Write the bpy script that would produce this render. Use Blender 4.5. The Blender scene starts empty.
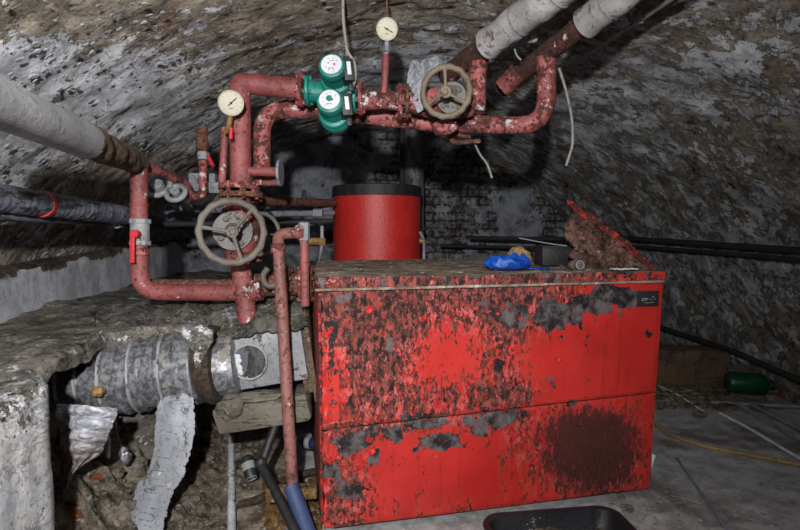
import bpy, bmesh, math, random
from mathutils import Vector, Matrix, noise
C = bpy.context.scene.collection
PI = math.pi
# ------------------------------------------------------------------ camera
CAM = Vector((0, 0, 1.19))
YAW, PITCH, FOC = math.radians(-8), math.radians(-4), 500.0
cd = bpy.data.cameras.new('camera'); cam = bpy.data.objects.new('camera', cd); C.objects.link(cam)
cd.sensor_width = 36; cd.lens = FOC/800*36; cd.clip_start = 0.02
cam.location = CAM; cam.rotation_euler = (PI/2+PITCH, 0, YAW)
bpy.context.scene.camera = cam
ROT = cam.rotation_euler.to_matrix()
FW, RT, UP = ROT @ Vector((0, 0, -1)), ROT @ Vector((1, 0, 0)), ROT @ Vector((0, 1, 0))
# ------------------------------------------------------------------ light
w = bpy.data.worlds.new('world'); bpy.context.scene.world = w; w.use_nodes = True
w.node_tree.nodes['Background'].inputs[0].default_value = (.75, .85, 1, 1)
w.node_tree.nodes['Background'].inputs[1].default_value = 0.03
def lamp(name, kind, loc, target, energy, **kw):
    l = bpy.data.lights.new(name, kind); o = bpy.data.objects.new(name, l); C.objects.link(o)
    o.location = loc; o.rotation_euler = (Vector(target)-Vector(loc)).to_track_quat('-Z', 'Y').to_euler()
    l.energy = energy
    for k, v in kw.items(): setattr(l, k, v)
    return o
lamp('flash', 'SPOT', (-.16, -.45, 1.60), (-.70, 2.2, 1.62), 470, spot_size=math.radians(140), spot_blend=1.0,
     shadow_soft_size=.035, color=(1, .985, .97))
lamp('fill_lamp', 'AREA', (-.5, -.9, 1.55), (.1, 2.5, 1.0), 11, size=.7, color=(.93, .96, 1))  # unseen weak fill added behind the camera
vs = bpy.context.scene.view_settings
vs.view_transform = 'Standard'; vs.look = 'None'; vs.gamma = 1; vs.use_curve_mapping = False
vs.exposure = 0.0
# ------------------------------------------------------------------ geometry of the cellar
VU, VZ, VR, VEND = .62, -.34, 2.56, 5.3      # vault circle centre, radius, end of the tunnel
def ray(px, py): return FW + RT*((px-400)/FOC) + UP*((265-py)/FOC)
def P(px, py, t): return CAM + ray(px, py)*t
def G(px, py, z=0.0):
    d = ray(px, py); return CAM + d*((z-CAM.z)/d.z)
def Vh(px, py, off=0.0):
    d = ray(px, py); R = VR-off
    a = d.x**2+d.z**2; b = 2*(d.x*(CAM.x-VU)+d.z*(CAM.z-VZ)); c = (CAM.x-VU)**2+(CAM.z-VZ)**2-R*R
    return CAM + d*((-b+math.sqrt(b*b-4*a*c))/(2*a))
def pix(p):
    d = Vector(p)-CAM; t = d.dot(FW)
    if t < .05: return (-9999, -9999, t)
    return (400+FOC*d.dot(RT)/t, 265-FOC*d.dot(UP)/t, t)
def fbm(p, s=1.0, o=5, H=.9): return noise.fractal(Vector(p)*s, H, 2.1, o)
def ss(a, b, x):
    x = min(1, max(0, (x-a)/(b-a))); return x*x*(3-2*x)
def gauss(x, y, cx, cy, rx, ry): return math.exp(-((x-cx)/rx)**2-((y-cy)/ry)**2)
# ------------------------------------------------------------------ mesh helpers
class MB:
    def __init__(s): s.v = []; s.f = []; s.m = []; s.M = Matrix.Identity(4); s.mi = 0
    def add(s, vs_, fs):
        n = len(s.v); s.v += [s.M @ Vector(v) for v in vs_]
        for f in fs: s.f.append([i+n for i in f]); s.m.append(s.mi)
        return s
    def frame(s, o, z=(0, 0, 1), up=(0, 0, 1)):
        z = Vector(z).normalized(); up = Vector(up)
        if abs(z.dot(up.normalized())) > .98: up = Vector((0, 1, 0))
        x = up.cross(z).normalized(); y = z.cross(x)
        s.M = Matrix(((x.x, y.x, z.x, o[0]), (x.y, y.y, z.y, o[1]), (x.z, y.z, z.z, o[2]), (0, 0, 0, 1)))
        return s
    def lathe(s, prof, seg=32, wave=None):
        vs_ = []; fs = []
        for (r, z) in prof:
            for k in range(seg):
                a = 2*PI*k/seg; rr = max(r, 1e-4)
                if wave: rr += wave(a, r, z)
                vs_.append((rr*math.cos(a), rr*math.sin(a), z))
        for i in range(len(prof)-1):
            for k in range(seg):
                fs.append([i*seg+k, i*seg+(k+1) % seg, (i+1)*seg+(k+1) % seg, (i+1)*seg+k])
        return s.add(vs_, fs)
    def disc(s, r, z0, z1, seg=32, bev=.002):
        b = min(bev, r*.3, abs(z1-z0)*.4)
        return s.lathe([(0, z0), (r-b, z0), (r, z0+b), (r, z1-b), (r-b, z1), (0, z1)], seg)
    def box(s, c, d, bev=0.0, rot=None):
        bm = bmesh.new(); bmesh.ops.create_cube(bm, size=1)
        for v in bm.verts: v.co = Vector((v.co.x*d[0], v.co.y*d[1], v.co.z*d[2]))
        if bev: bmesh.ops.bevel(bm, geom=list(bm.edges), offset=bev, segments=2, affect='EDGES', profile=.6)
        R = rot if rot else Matrix.Identity(3)
        bm.verts.index_update()
        s.add([R @ v.co + Vector(c) for v in bm.verts], [[v.index for v in f.verts] for f in bm.faces]); bm.free(); return s
    def blob(s, c, rad, seed=0, amp=.25, sub=3, flat=0, fr=1.3):
        bm = bmesh.new(); bmesh.ops.create_icosphere(bm, subdivisions=sub, radius=1)
        o = Vector((seed*7.3, seed*3.1, seed*1.7))
        for v in bm.verts:
            n = v.co.normalized(); k = 1+amp*noise.fractal(n*fr+o, .8, 2, 4)
            if flat: n = Vector([math.copysign(abs(x)**flat, x) for x in n])
            v.co = Vector((n.x*rad[0], n.y*rad[1], n.z*rad[2]))*k
        bm.verts.index_update()
        s.add([v.co+Vector(c) for v in bm.verts], [[v.index for v in f.verts] for f in bm.faces]); bm.free(); return s
    def tube(s, pts, r, seg=20, bend=0.06, step=.02, amp=0.0, ns=14, cap=True, radf=None):
        P_ = [Vector(p) for p in pts]
        path = [P_[0]]
        for i in range(1, len(P_)-1):
            a, b, c = P_[i-1], P_[i], P_[i+1]
            d1, d2 = (a-b), (c-b); k = min(bend, d1.length*.48, d2.length*.48)
            if k < 1e-5: path.append(b); continue
            p1, p2 = b+d1.normalized()*k, b+d2.normalized()*k
            for j in range(9):
                q = j/8; path.append(p1*(1-q)**2+b*2*q*(1-q)+p2*q*q)
        path.append(P_[-1])
        fine = [path[0]]
        for a, b in zip(path, path[1:]):
            n = max(1, int((b-a).length/step))
            if (b-a).length < 1e-6: continue
            for j in range(1, n+1): fine.append(a.lerp(b, j/n))
        T = [(fine[min(i+1, len(fine)-1)]-fine[max(i-1, 0)]).normalized() for i in range(len(fine))]
        nrm = T[0].orthogonal().normalized(); vs_ = []; fs = []; L = 0
        for i, p in enumerate(fine):
            if i: L += (p-fine[i-1]).length
            nrm = (nrm-T[i]*nrm.dot(T[i])).normalized(); bi = T[i].cross(nrm)
            for k in range(seg):
                a = 2*PI*k/seg; d = nrm*math.cos(a)+bi*math.sin(a)
                rr = r if not radf else radf(L, a, p)
                if amp: rr += amp*noise.fractal((p+d*r)*ns, .7, 2, 4)
                vs_.append(p+d*rr)
        for i in range(len(fine)-1):
            for k in range(seg):
                fs.append([i*seg+k, i*seg+(k+1) % seg, (i+1)*seg+(k+1) % seg, (i+1)*seg+k])
        if cap:
            fs.append(list(range(seg))[::-1]); fs.append([(len(fine)-1)*seg+k for k in range(seg)])
        return s.add(vs_, fs)
    def torus(s, R, r, seg=56, rs=14, wave=0, nw=12, flat=1.0):
        vs_ = []; fs = []
        for i in range(seg):
            a = 2*PI*i/seg
            for j in range(rs):
                b = 2*PI*j/rs; q = R+r*math.cos(b)+wave*math.cos(nw*a)*(.5+.5*math.cos(b))
                vs_.append((q*math.cos(a), q*math.sin(a), r*flat*math.sin(b)))
        for i in range(seg):
            for j in range(rs):
                fs.append([i*rs+j, ((i+1) % seg)*rs+j, ((i+1) % seg)*rs+(j+1) % rs, i*rs+(j+1) % rs])
        return s.add(vs_, fs)
    def surf(s, fn, nu, nv):
        vs_ = [fn(i/nu, j/nv) for j in range(nv+1) for i in range(nu+1)]
        fs = [[j*(nu+1)+i, j*(nu+1)+i+1, (j+1)*(nu+1)+i+1, (j+1)*(nu+1)+i] for j in range(nv) for i in range(nu)]
        return s.add(vs_, fs)
    def prism(s, outline, o, ex, ez, ey, depth):
        """outline of (a,b) extruded: o + ex*a + ez*b, thickness along ey"""
        n = len(outline); o, ex, ez, ey = Vector(o), Vector(ex), Vector(ez), Vector(ey)
        v = [o+ex*a+ez*b for a, b in outline]+[o+ex*a+ez*b+ey*depth for a, b in outline]
        return s.add(v, [list(range(n)), list(range(n, 2*n))[::-1]]+[[i, i+n, (i+1) % n+n, (i+1) % n] for i in range(n)])
def rootloc(p):
    while p.parent: p = p.parent
    return p
def obj(name, mb, mat, parent=None, local=False, smooth=True, attrs=None, solid=0, label=None, sub=0, ang=40):
    me = bpy.data.meshes.new(name)
    off = Vector((0, 0, 0))
    if parent is not None and not local: off = rootloc(parent).location
    me.from_pydata([v-off for v in mb.v], [], mb.f)
    bm = bmesh.new(); bm.from_mesh(me); bmesh.ops.remove_doubles(bm, verts=bm.verts, dist=1e-5) if not attrs else None
    bmesh.ops.recalc_face_normals(bm, faces=bm.faces) if not attrs else None
    bm.to_mesh(me); bm.free()
    if smooth and len(me.polygons):
        me.polygons.foreach_set('use_smooth', [True]*len(me.polygons))
        me.set_sharp_from_angle(angle=math.radians(ang))
    me.materials.append(mat)
    if attrs:
        for k, fn in attrs.items():
            a = me.attributes.new(k, 'FLOAT', 'POINT')
            a.data.foreach_set('value', [fn(v) for v in mb.v])
    o = bpy.data.objects.new(name, me); C.objects.link(o)
    if parent is not None: o.parent = parent
    if sub: m_ = o.modifiers.new('sub', 'SUBSURF'); m_.levels = m_.render_levels = sub
    if solid: m_ = o.modifiers.new('solid', 'SOLIDIFY'); m_.thickness = solid; m_.offset = 0
    if label: o['label'] = label
    return o
def tag(o, label, cat, group=None, kind=None):
    o['label'] = label; o['category'] = cat
    if group: o['group'] = group
    if kind: o['kind'] = kind
    return o
def thing(name, label, cat, loc, rz=0, group=None):
    o = bpy.data.objects.new(name, None); C.objects.link(o); o.location = Vector(loc); o.rotation_euler = (0, 0, rz)
    o.empty_display_size = .05
    return tag(o, label, cat, group)
def struct(o, label, cat): return tag(o, label, cat, kind='structure')
# ------------------------------------------------------------------ materials
def lin(c):
    return tuple([(x/255/12.92 if x/255 <= .04045 else ((x/255+.055)/1.055)**2.4) for x in c]+[1])
class B:
    def __init__(s, name, rough=.8, metal=0, spec=.3):
        s.m = bpy.data.materials.new(name); s.m.use_nodes = True; s.t = s.m.node_tree
        s.bs = s.t.nodes['Principled BSDF']; s.bs.inputs['Roughness'].default_value = rough
        s.bs.inputs['Metallic'].default_value = metal; s.bs.inputs['Specular IOR Level'].default_value = spec
        s.co = s.t.nodes.new('ShaderNodeTexCoord').outputs['Object']
    def inp(s, sock, v):
        if isinstance(v, bpy.types.NodeSocket): s.t.links.new(v, sock)
        elif isinstance(v, (tuple, list)): sock.default_value = v if len(v) == len(sock.default_value) else tuple(v)[:len(sock.default_value)]
        else: sock.default_value = v
    def map(s, scale=(1, 1, 1), rot=(0, 0, 0), loc=(0, 0, 0)):
        n = s.t.nodes.new('ShaderNodeMapping'); s.t.links.new(s.co, n.inputs[0])
        n.inputs['Scale'].default_value = scale; n.inputs['Rotation'].default_value = rot; n.inputs['Location'].default_value = loc
        return n.outputs[0]
    def noise(s, scale, detail=6, rough=.6, vec=None, dist=0):
        n = s.t.nodes.new('ShaderNodeTexNoise'); s.t.links.new(vec if vec else s.co, n.inputs['Vector'])
        n.inputs['Scale'].default_value = scale; n.inputs['Detail'].default_value = detail
        n.inputs['Roughness'].default_value = rough; n.inputs['Distortion'].default_value = dist
        return n.outputs['Fac']
    def vor(s, scale, feat='F1', vec=None, out='Distance', rnd=1):
        n = s.t.nodes.new('ShaderNodeTexVoronoi'); n.feature = feat; s.t.links.new(vec if vec else s.co, n.inputs['Vector'])
        n.inputs['Scale'].default_value = scale; n.inputs['Randomness'].default_value = rnd
        return n.outputs[out]
    def warp(s, scale, amt, vec=None):
        n = s.t.nodes.new('ShaderNodeTexNoise'); s.t.links.new(vec if vec else s.co, n.inputs['Vector'])
        n.inputs['Scale'].default_value = scale; n.inputs['Detail'].default_value = 4
        a = s.t.nodes.new('ShaderNodeVectorMath'); a.operation = 'MULTIPLY_ADD'
        s.t.links.new(n.outputs['Color'], a.inputs[0]); a.inputs[1].default_value = (amt,)*3; s.t.links.new(vec if vec else s.co, a.inputs[2])
        return a.outputs[0]
    def ma(s, op, a, b=0.0, c=None):
        n = s.t.nodes.new('ShaderNodeMath'); n.operation = op; s.inp(n.inputs[0], a); s.inp(n.inputs[1], b)
        if c is not None: s.inp(n.inputs[2], c)
        return n.outputs[0]
    def step(s, x, lo, hi, a=0.0, b=1.0):
        n = s.t.nodes.new('ShaderNodeMapRange'); n.interpolation_type = 'SMOOTHSTEP' if (a, b) == (0., 1.) else 'LINEAR'; s.inp(n.inputs[0], x)
        n.inputs[1].default_value = lo; n.inputs[2].default_value = hi; n.inputs[3].default_value = a; n.inputs[4].default_value = b
        return n.outputs[0]
    def mix(s, f, a, b):
        n = s.t.nodes.new('ShaderNodeMix'); n.data_type = 'RGBA'; s.inp(n.inputs[0], f)
        s.inp(n.inputs[6], lin(a) if isinstance(a, tuple) else a); s.inp(n.inputs[7], lin(b) if isinstance(b, tuple) else b)
        return n.outputs[2]
    def attr(s, name):
        n = s.t.nodes.new('ShaderNodeAttribute'); n.attribute_name = name; return n.outputs['Fac']
    def done(s, color, height=None, dist=.01, strength=1.0, rough=None, metal=None):
        s.inp(s.bs.inputs['Base Color'], lin(color) if isinstance(color, tuple) else color)
        if height is not None:
            n = s.t.nodes.new('ShaderNodeBump'); n.inputs['Strength'].default_value = strength; n.inputs['Distance'].default_value = dist
            s.t.links.new(height, n.inputs['Height']); s.t.links.new(n.outputs[0], s.bs.inputs['Normal'])
        if rough is not None: s.inp(s.bs.inputs['Roughness'], rough)
        if metal is not None: s.inp(s.bs.inputs['Metallic'], metal)
        return s.m
def masonry(name, paint=(228, 231, 238), stone1=(192, 182, 166), stone2=(112, 104, 94), rust=(116, 84, 70), dirt=(40, 34, 30), ps=4.0, bump=.016, cracks=.8, st=(1.5, 3.0, 2.6), pdirt=.8, holes=0., flat=.65):
    b = B(name, .9, spec=.12)
    vec = b.map(st, (.15, -.3, .12))
    strata = b.noise(3.4, 13, .78, vec, .5)
    fine = b.noise(55, 6, .75)
    mid = b.noise(17, 10, .75)
    base = b.mix(b.step(b.ma('ADD', b.ma('MULTIPLY', strata, .5), b.ma('MULTIPLY', mid, .5)), .38, .60), stone2, stone1)
    base = b.mix(b.ma('MULTIPLY', b.step(b.noise(2.3, 7, .7), .50, .62), b.step(mid, .42, .60)), base, rust)
    base = b.mix(b.step(b.noise(8, 10, .75, b.map((1, 1.6, 1.2), (0, 0, 0), (2, 2, 2))), .57, .64), base, dirt)
    base = b.mix(b.step(fine, .57, .68), base, (176, 168, 156))
    base = b.mix(b.ma('MULTIPLY', b.step(fine, .36, .44, 1, 0), .8), base, dirt)
    # dark fissures along the bedding
    f1 = b.step(b.ma('ABSOLUTE', b.ma('SUBTRACT', strata, .5)), 0, .010, 1, 0)
    f2 = b.step(b.ma('ABSOLUTE', b.ma('SUBTRACT', b.noise(6, 8, .7, vec, 1.2), .53)), 0, .008, 1, 0)
    fis = b.ma('MULTIPLY', b.ma('MAXIMUM', f1, f2), b.step(b.noise(6, 5, .6), .46, .56))
    base = b.mix(b.ma('MULTIPLY', fis, .85), base, (26, 22, 20))
    cov = b.ma('ADD', b.ma('MULTIPLY', b.noise(ps, 14, .72, b.map((1.2, 1.4, 1.4)), .5), .72), b.ma('MULTIPLY', b.noise(ps*3.4, 10, .72), .28))
    m = b.ma('ADD', cov, b.ma('MULTIPLY', b.ma('SUBTRACT', b.attr('paint'), .5), .42))
    mask = b.step(m, .503, .512)
    fl = b.ma('ADD', b.noise(ps*2.4, 11, .7, b.map((1, 1.5, 1.2), (0, 0, 0), (7, 3, 5))), b.ma('MULTIPLY', b.ma('SUBTRACT', b.attr('paint'), .45), .22))
    flm = b.step(fl, .560, .567)
    hol = b.step(b.noise(ps*1.7, 11, .72, b.map((1, 1.6, 1.3), (0, 0, 0), (1, 8, 2))), .585+holes, .593+holes)
    mask = b.ma('MAXIMUM', b.ma('MULTIPLY', mask, b.ma('SUBTRACT', 1, hol)), flm)
    m = b.ma('MINIMUM', m, b.ma('SUBTRACT', .503, b.ma('MULTIPLY', b.ma('SUBTRACT', b.noise(ps*1.7, 11, .72, b.map((1, 1.6, 1.3), (0, 0, 0), (1, 8, 2))), .589+holes), .7)))
    crack = b.vor(11, 'DISTANCE_TO_EDGE', b.warp(6, .35))
    ck = b.ma('MULTIPLY', b.step(crack, .0, .020, 1, 0), b.step(b.noise(4.1, 4, .5), .53, .58))
    pc = b.mix(b.step(b.noise(4, 10, .75), .40, .62), (158, 160, 166), paint)
    pc = b.mix(b.ma('MULTIPLY', b.step(b.noise(13, 10, .78, b.map((1, 1.6, 1.8))), .54, .62), pdirt), pc, (104, 100, 96))
    pc = b.mix(b.ma('MULTIPLY', b.step(fine, .37, .44, 1, 0), pdirt*.7), pc, (90, 86, 82))
    pc = b.mix(b.step(b.ma('ABSOLUTE', b.ma('SUBTRACT', m, .528)), .0, .010, .7, 0), pc, (226, 227, 230))
    col = b.mix(mask, base, pc)
    edge = b.ma('MULTIPLY', b.step(b.ma('ABSOLUTE', b.ma('SUBTRACT', m, .499)), 0, .007, 1, 0), b.step(mid, .40, .52))
    col = b.mix(b.ma('MULTIPLY', edge, .85), col, (26, 23, 21))  # shadow of the flake edges painted in as a dark outline
    col = b.mix(b.ma('MULTIPLY', ck, b.ma('MULTIPLY', mask, cracks)), col, (44, 38, 35))
    darken = b.attr('darken')
    col = b.mix(b.ma('MULTIPLY', darken, b.step(b.ma('ADD', b.ma('MULTIPLY', b.noise(5, 8, .7), .5), b.ma('MULTIPLY', mid, .5)), .42, .58, .45, 1)), col, (24, 21, 19))
    rough_ = b.ma('ADD', b.ma('ADD', b.ma('MULTIPLY', strata, 1.3), b.ma('MULTIPLY', fine, .6)), b.ma('MULTIPLY', mid, 1.0))
    keep = b.ma('SUBTRACT', 1, b.ma('MULTIPLY', mask, flat))
    h = b.ma('ADD', b.ma('MULTIPLY', mask, 1.3+1.45*flat), b.ma('MULTIPLY', rough_, keep))
    h = b.ma('SUBTRACT', h, b.ma('ADD', b.ma('MULTIPLY', ck, .5*cracks), b.ma('MULTIPLY', fis, .5)))
    return b.done(col, h, bump, 1.0)
M = {}
M['vault'] = masonry('peeling_vault', pdirt=.38, cracks=.9)
M['plaster'] = masonry('whitewash', paint=(188, 192, 200), stone1=(110, 104, 94), bump=.004, cracks=.1, st=(3, 3, .6), pdirt=.35, holes=.05)
M['dirt_ledge'] = masonry('dusty_mortar', paint=(184, 184, 182), stone1=(142, 137, 128), stone2=(74, 70, 65), rust=(98, 90, 78), ps=5, bump=.009, cracks=.3, st=(2.4, 1.4, 3), pdirt=.6)
def brickwall():
    b = B('whitewashed_brick', .9, spec=.15)
    n = b.t.nodes.new('ShaderNodeTexBrick')
    mp = b.map((1, 1, 1), (PI/2, 0, 0)); wv = b.warp(6, .03, mp); b.t.links.new(wv, n.inputs[0])
    n.inputs['Scale'].default_value = 1; n.inputs['Brick Width'].default_value = .25; n.inputs['Row Height'].default_value = .085
    n.inputs['Mortar Size'].default_value = .012; n.inputs['Mortar Smooth'].default_value = .4
    n.inputs['Color1'].default_value = (1, 1, 1, 1); n.inputs['Color2'].default_value = (.75, .75, .75, 1); n.inputs['Mortar'].default_value = (0, 0, 0, 1)
    cov = b.noise(3, 11, .7)
    m = b.step(b.ma('ADD', cov, b.ma('SUBTRACT', b.attr('paint'), .5)), .5, .53)
    fine = b.noise(22, 7, .75)
    brick = b.mix(b.step(fine, .40, .60), (48, 43, 41), (116, 116, 118))
    mort = b.ma('MULTIPLY', n.outputs['Fac'], b.step(b.noise(5, 8, .7), .38, .56))
    col = b.mix(b.ma('MULTIPLY', mort, .8), brick, (40, 36, 34))
    pl = b.mix(b.step(b.noise(6, 8, .7), .35, .65), (84, 86, 92), (132, 136, 144))
    col = b.mix(m, col, pl)
    col = b.mix(b.step(b.noise(4, 9, .7, b.map((1, 1, 1), (0, 0, 0), (5, 1, 2))), .57, .64), col, (50, 42, 34))
    h = b.ma('ADD', b.ma('MULTIPLY', b.ma('MULTIPLY', mort, -.8), b.ma('SUBTRACT', 1, b.ma('MULTIPLY', m, .9))), b.ma('MULTIPLY', fine, .6))
    return b.done(col, h, .02)
M['brick'] = brickwall()
def floormat():
    b = B('dirty_concrete', .75, spec=.3)
    d = b.attr('dirt')
    f = b.noise(9, 9, .7); g = b.noise(60, 5, .7)
    con = b.mix(b.step(f, .35, .65), (128, 127, 127), (170, 170, 172))
    con = b.mix(b.step(b.noise(2.2, 6, .6), .52, .66), con, (102, 97, 92))
    dr = b.mix(b.step(f, .38, .62), (76, 67, 56), (140, 129, 113))
    dr = b.mix(b.step(b.noise(5, 8, .7, b.map((1, 1, 1), (0, 0, 0), (3, 3, 3))), .58, .64), dr, (158, 155, 150))
    dr = b.mix(b.step(g, .6, .68), dr, (40, 34, 28))
    m = b.step(b.ma('ADD', b.ma('MULTIPLY', b.noise(4, 8, .7), .7), b.ma('SUBTRACT', d, .35)), .42, .6)
    col = b.mix(m, con, dr)
    col = b.mix(b.ma('MULTIPLY', b.step(b.vor(22), .12, .16, 1, 0), b.step(b.noise(3, 3), .5, .6)), col, (185, 185, 182))
    h = b.ma('ADD', b.ma('MULTIPLY', f, b.ma('ADD', .3, m)), b.ma('MULTIPLY', g, .25))
    return b.done(col, h, .015, rough=b.step(f, .3, .7, .6, .9))
M['floor'] = floormat()
def dirtmat(name, a, c, s=14):
    b = B(name, .95, spec=.1); f = b.noise(s, 10, .72); g = b.noise(70, 5, .7)
    col = b.mix(b.step(f, .35, .65), a, c); col = b.mix(b.step(b.vor(30, vec=b.warp(20, .05)), .2, .3, 1, 0), col, (140, 134, 124))
    col = b.mix(b.step(g, .6, .7), col, (25, 21, 18))
    return b.done(col, b.ma('ADD', f, b.ma('MULTIPLY', g, .5)), .03)
M['rubble'] = dirtmat('rubble_soil', (48, 42, 36), (132, 122, 108))
M['stone'] = dirtmat('stone_lump', (84, 78, 70), (146, 140, 130), 20)
M['brickbit'] = dirtmat('broken_brick', (112, 62, 44), (150, 92, 70), 20)
def painted(name, paint, paint2, rustamt=.5, rust=(62, 36, 27), rust2=(110, 66, 46), rough=.55, s=18, streak=(1, 1, 1), metal=0, white=0, grime=.55):
    """flaking paint over rust; rustamt 0..1"""
    b = B(name, rough, spec=.35)
    f = b.noise(s, 10, .7, b.map(streak), .3); g = b.noise(70, 6, .7); h0 = b.noise(s*2.7, 8, .75, b.map(streak, (0, 0, 0), (3, 7, 1)))
    thr = .72-.42*rustamt
    m = b.step(b.ma('ADD', b.ma('MULTIPLY', f, .65), b.ma('MULTIPLY', h0, .35)), thr, thr+.02)
    pc = b.mix(b.step(b.noise(5, 6, .6), .35, .65), paint, paint2)
    pc = b.mix(b.ma('MULTIPLY', b.step(b.ma('ADD', b.ma('MULTIPLY', g, .5), b.ma('MULTIPLY', h0, .5)), .50, .60), grime), pc, rust)
    rc = b.mix(b.step(h0, .4, .6), rust, rust2)
    rc = b.mix(b.step(g, .56, .62), rc, (22, 17, 15))
    col = b.mix(m, pc, rc)
    if white: col = b.mix(b.step(b.noise(17, 8, .7, b.map((1, 1, 1), (0, 0, 0), (9, 2, 4))), .66-white*.1, .70-white*.1), col, (176, 168, 168))
    hh = b.ma('ADD', b.ma('MULTIPLY', m, -.6), b.ma('ADD', b.ma('MULTIPLY', g, .3), b.ma('MULTIPLY', h0, .4)))
    return b.done(col, hh, .006, rough=b.step(m, 0, 1, rough, .9))
M['pipe'] = painted('pink_red_oxide_paint', (138, 76, 74), (104, 52, 51), .30, rust=(58, 36, 33), rust2=(104, 62, 52), white=.5, grime=.9)
M['piperust'] = painted('flaking_red_oxide', (150, 84, 82), (110, 54, 53), .50, rust=(42, 27, 25), rust2=(88, 50, 42), white=.8, grime=.9)
M['piperusty'] = painted('rusted_pipe', (112, 66, 60), (92, 56, 48), .66, rust=(52, 34, 28), rust2=(108, 70, 52), white=.3)
M['boilerside'] = painted('red_boiler_side', (170, 40, 36), (146, 32, 30), .58, rust=(44, 28, 26), rust2=(90, 48, 40), s=12)
M['castiron'] = painted('dull_cast_iron', (96, 91, 84), (78, 72, 66), .30, rust=(70, 60, 52), rust2=(104, 84, 68), rough=.6, s=16)
M['castiron2'] = painted('ochre_cast_iron', (102, 93, 78), (86, 75, 61), .32, rust=(82, 60, 48), rust2=(112, 84, 66), rough=.6, s=16)
M['silver'] = painted('galvanised_metal', (136, 138, 142), (110, 112, 117), .36, rust=(66, 60, 55), rust2=(94, 87, 80), rough=.45, s=14)
M['buttress'] = painted('grey_limewash', (146, 149, 156), (118, 121, 127), .34, rust=(90, 88, 86), rust2=(112, 109, 106), rough=.9, s=11, streak=(1, 1, .4), white=.3)
M['darkrust'] = painted('dark_rusted_pipe', (104, 54, 50), (78, 44, 40), .62, rust=(38, 26, 23), rust2=(70, 44, 37), white=.6)
M['bonnet'] = painted('grey_valve_bonnet', (116, 112, 112), (94, 90, 90), .36, rust=(70, 58, 54), rust2=(96, 78, 72), rough=.6)
M['brownpipe'] = painted('weathered_pink_brown_pipe', (134, 88, 82), (104, 66, 60), .40, rust=(64, 44, 38), rust2=(100, 70, 60), white=.3, grime=.8)
M['lag'] = painted('dusty_dark_lagging', (112, 116, 129), (80, 84, 96), .45, rust=(34, 32, 34), rust2=(62, 60, 62), rough=.8, s=22, streak=(1, .25, 1), white=.3)
M['darkpipe'] = painted('dark_sooty_pipe', (44, 42, 44), (30, 29, 30), .35, rust=(24, 22, 22), rust2=(52, 48, 46), rough=.75)
M['greypipe'] = painted('grey_pipe', (128, 130, 138), (96, 98, 106), .35, rust=(52, 48, 46), rust2=(80, 72, 66), rough=.6)
M['flue'] = painted('sooty_flue', (88, 90, 98), (62, 64, 70), .45, rust=(44, 42, 42), rust2=(74, 72, 74), s=7, streak=(1, 1, .3), white=.3)
M['insul'] = painted('white_pipe_jacket', (166, 168, 172), (146, 148, 153), .22, rust=(110, 102, 94), rust2=(150, 136, 120), rough=.6, s=7)
M['oldins'] = painted('old_lime_lagging', (160, 160, 161), (128, 126, 125), .38, rust=(84, 70, 62), rust2=(118, 98, 84), rough=.85, s=14)
M['brownins'] = painted('brown_felt_lagging', (96, 78, 66), (78, 62, 52), .5, rust=(54, 42, 35), rust2=(120, 100, 84), rough=.95, s=16)
M['handle'] = painted('red_lever_plastic', (184, 44, 52), (168, 38, 46), .12, rough=.4)
M['teal'] = painted('teal_enamel', (28, 116, 104), (20, 92, 84), .26, rust=(18, 70, 62), rust2=(60, 60, 50), rough=.35, s=12, white=.2)
M['black'] = painted('black_plastic', (36, 36, 38), (28, 28, 30), .2, rust=(50, 48, 46), rust2=(70, 66, 62), rough=.45)
M['lid'] = painted('black_lid', (30, 30, 32), (22, 22, 24), .25, rust=(50, 49, 49), rust2=(44, 42, 42), rough=.55)
M['white'] = painted('white_enamel', (196, 198, 202), (178, 181, 186), .12, rust=(150, 150, 150), rust2=(120, 120, 120), rough=.5, s=20)
M['cream'] = painted('cream_dial', (172, 168, 150), (160, 156, 138), .1, rust=(160, 150, 130), rust2=(160, 150, 130), rough=.5)
M['lavender'] = painted('lavender_plastic', (126, 124, 150), (100, 98, 122), .3, rough=.5)
M['ink'] = B('dark_ink', .7).done((26, 25, 24))
M['greyink'] = B('faded_marking', .7).done((130, 130, 130))
M['redink'] = B('red_marking', .6).done((170, 50, 60))
M['brass'] = painted('dull_brass', (150, 116, 64), (120, 92, 52), .3, rough=.4, metal=1)
M['cable'] = painted('grey_cable', (126, 122, 117), (106, 103, 98), .2, rough=.6)
M['wood'] = painted('dusty_timber', (108, 104, 94), (84, 78, 68), .42, rust=(58, 50, 42), rust2=(84, 72, 58), rough=.9, s=12, streak=(.3, 1, 2.5), white=.2)
M['boxwood'] = painted('brown_box_board', (88, 70, 54), (70, 54, 42), .45, rust=(44, 35, 28), rust2=(76, 60, 48), rough=.9, s=6)
M['greenglass'] = painted('green_plastic', (18, 58, 40), (14, 46, 32), .2, rust=(14, 38, 28), rust2=(18, 46, 34), rough=.3)
M['bluebag'] = painted('blue_plastic', (18, 76, 168), (14, 60, 142), .1, rust=(14, 50, 120), rust2=(16, 60, 140), rough=.35)
M['sponge'] = dirtmat('yellow_sponge', (150, 120, 74), (190, 160, 108), 40)
M['bluehose'] = painted('blue_hose', (52, 68, 104), (44, 58, 88), .18, rust=(56, 58, 66), rust2=(70, 76, 90), rough=.5)
M['yellowhose'] = painted('ochre_hose', (150, 124, 80), (130, 106, 68), .25, rough=.7)
M['whitestick'] = painted('dirty_white_plastic', (204, 206, 210), (180, 182, 186), .3, rust=(96, 92, 86), rust2=(120, 116, 108), rough=.6, s=14)
M['rubber'] = painted('black_rubber', (38, 38, 42), (24, 24, 28), .3, rust=(16, 15, 16), rust2=(60, 58, 58), rough=.3, s=18, white=.3)
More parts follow.
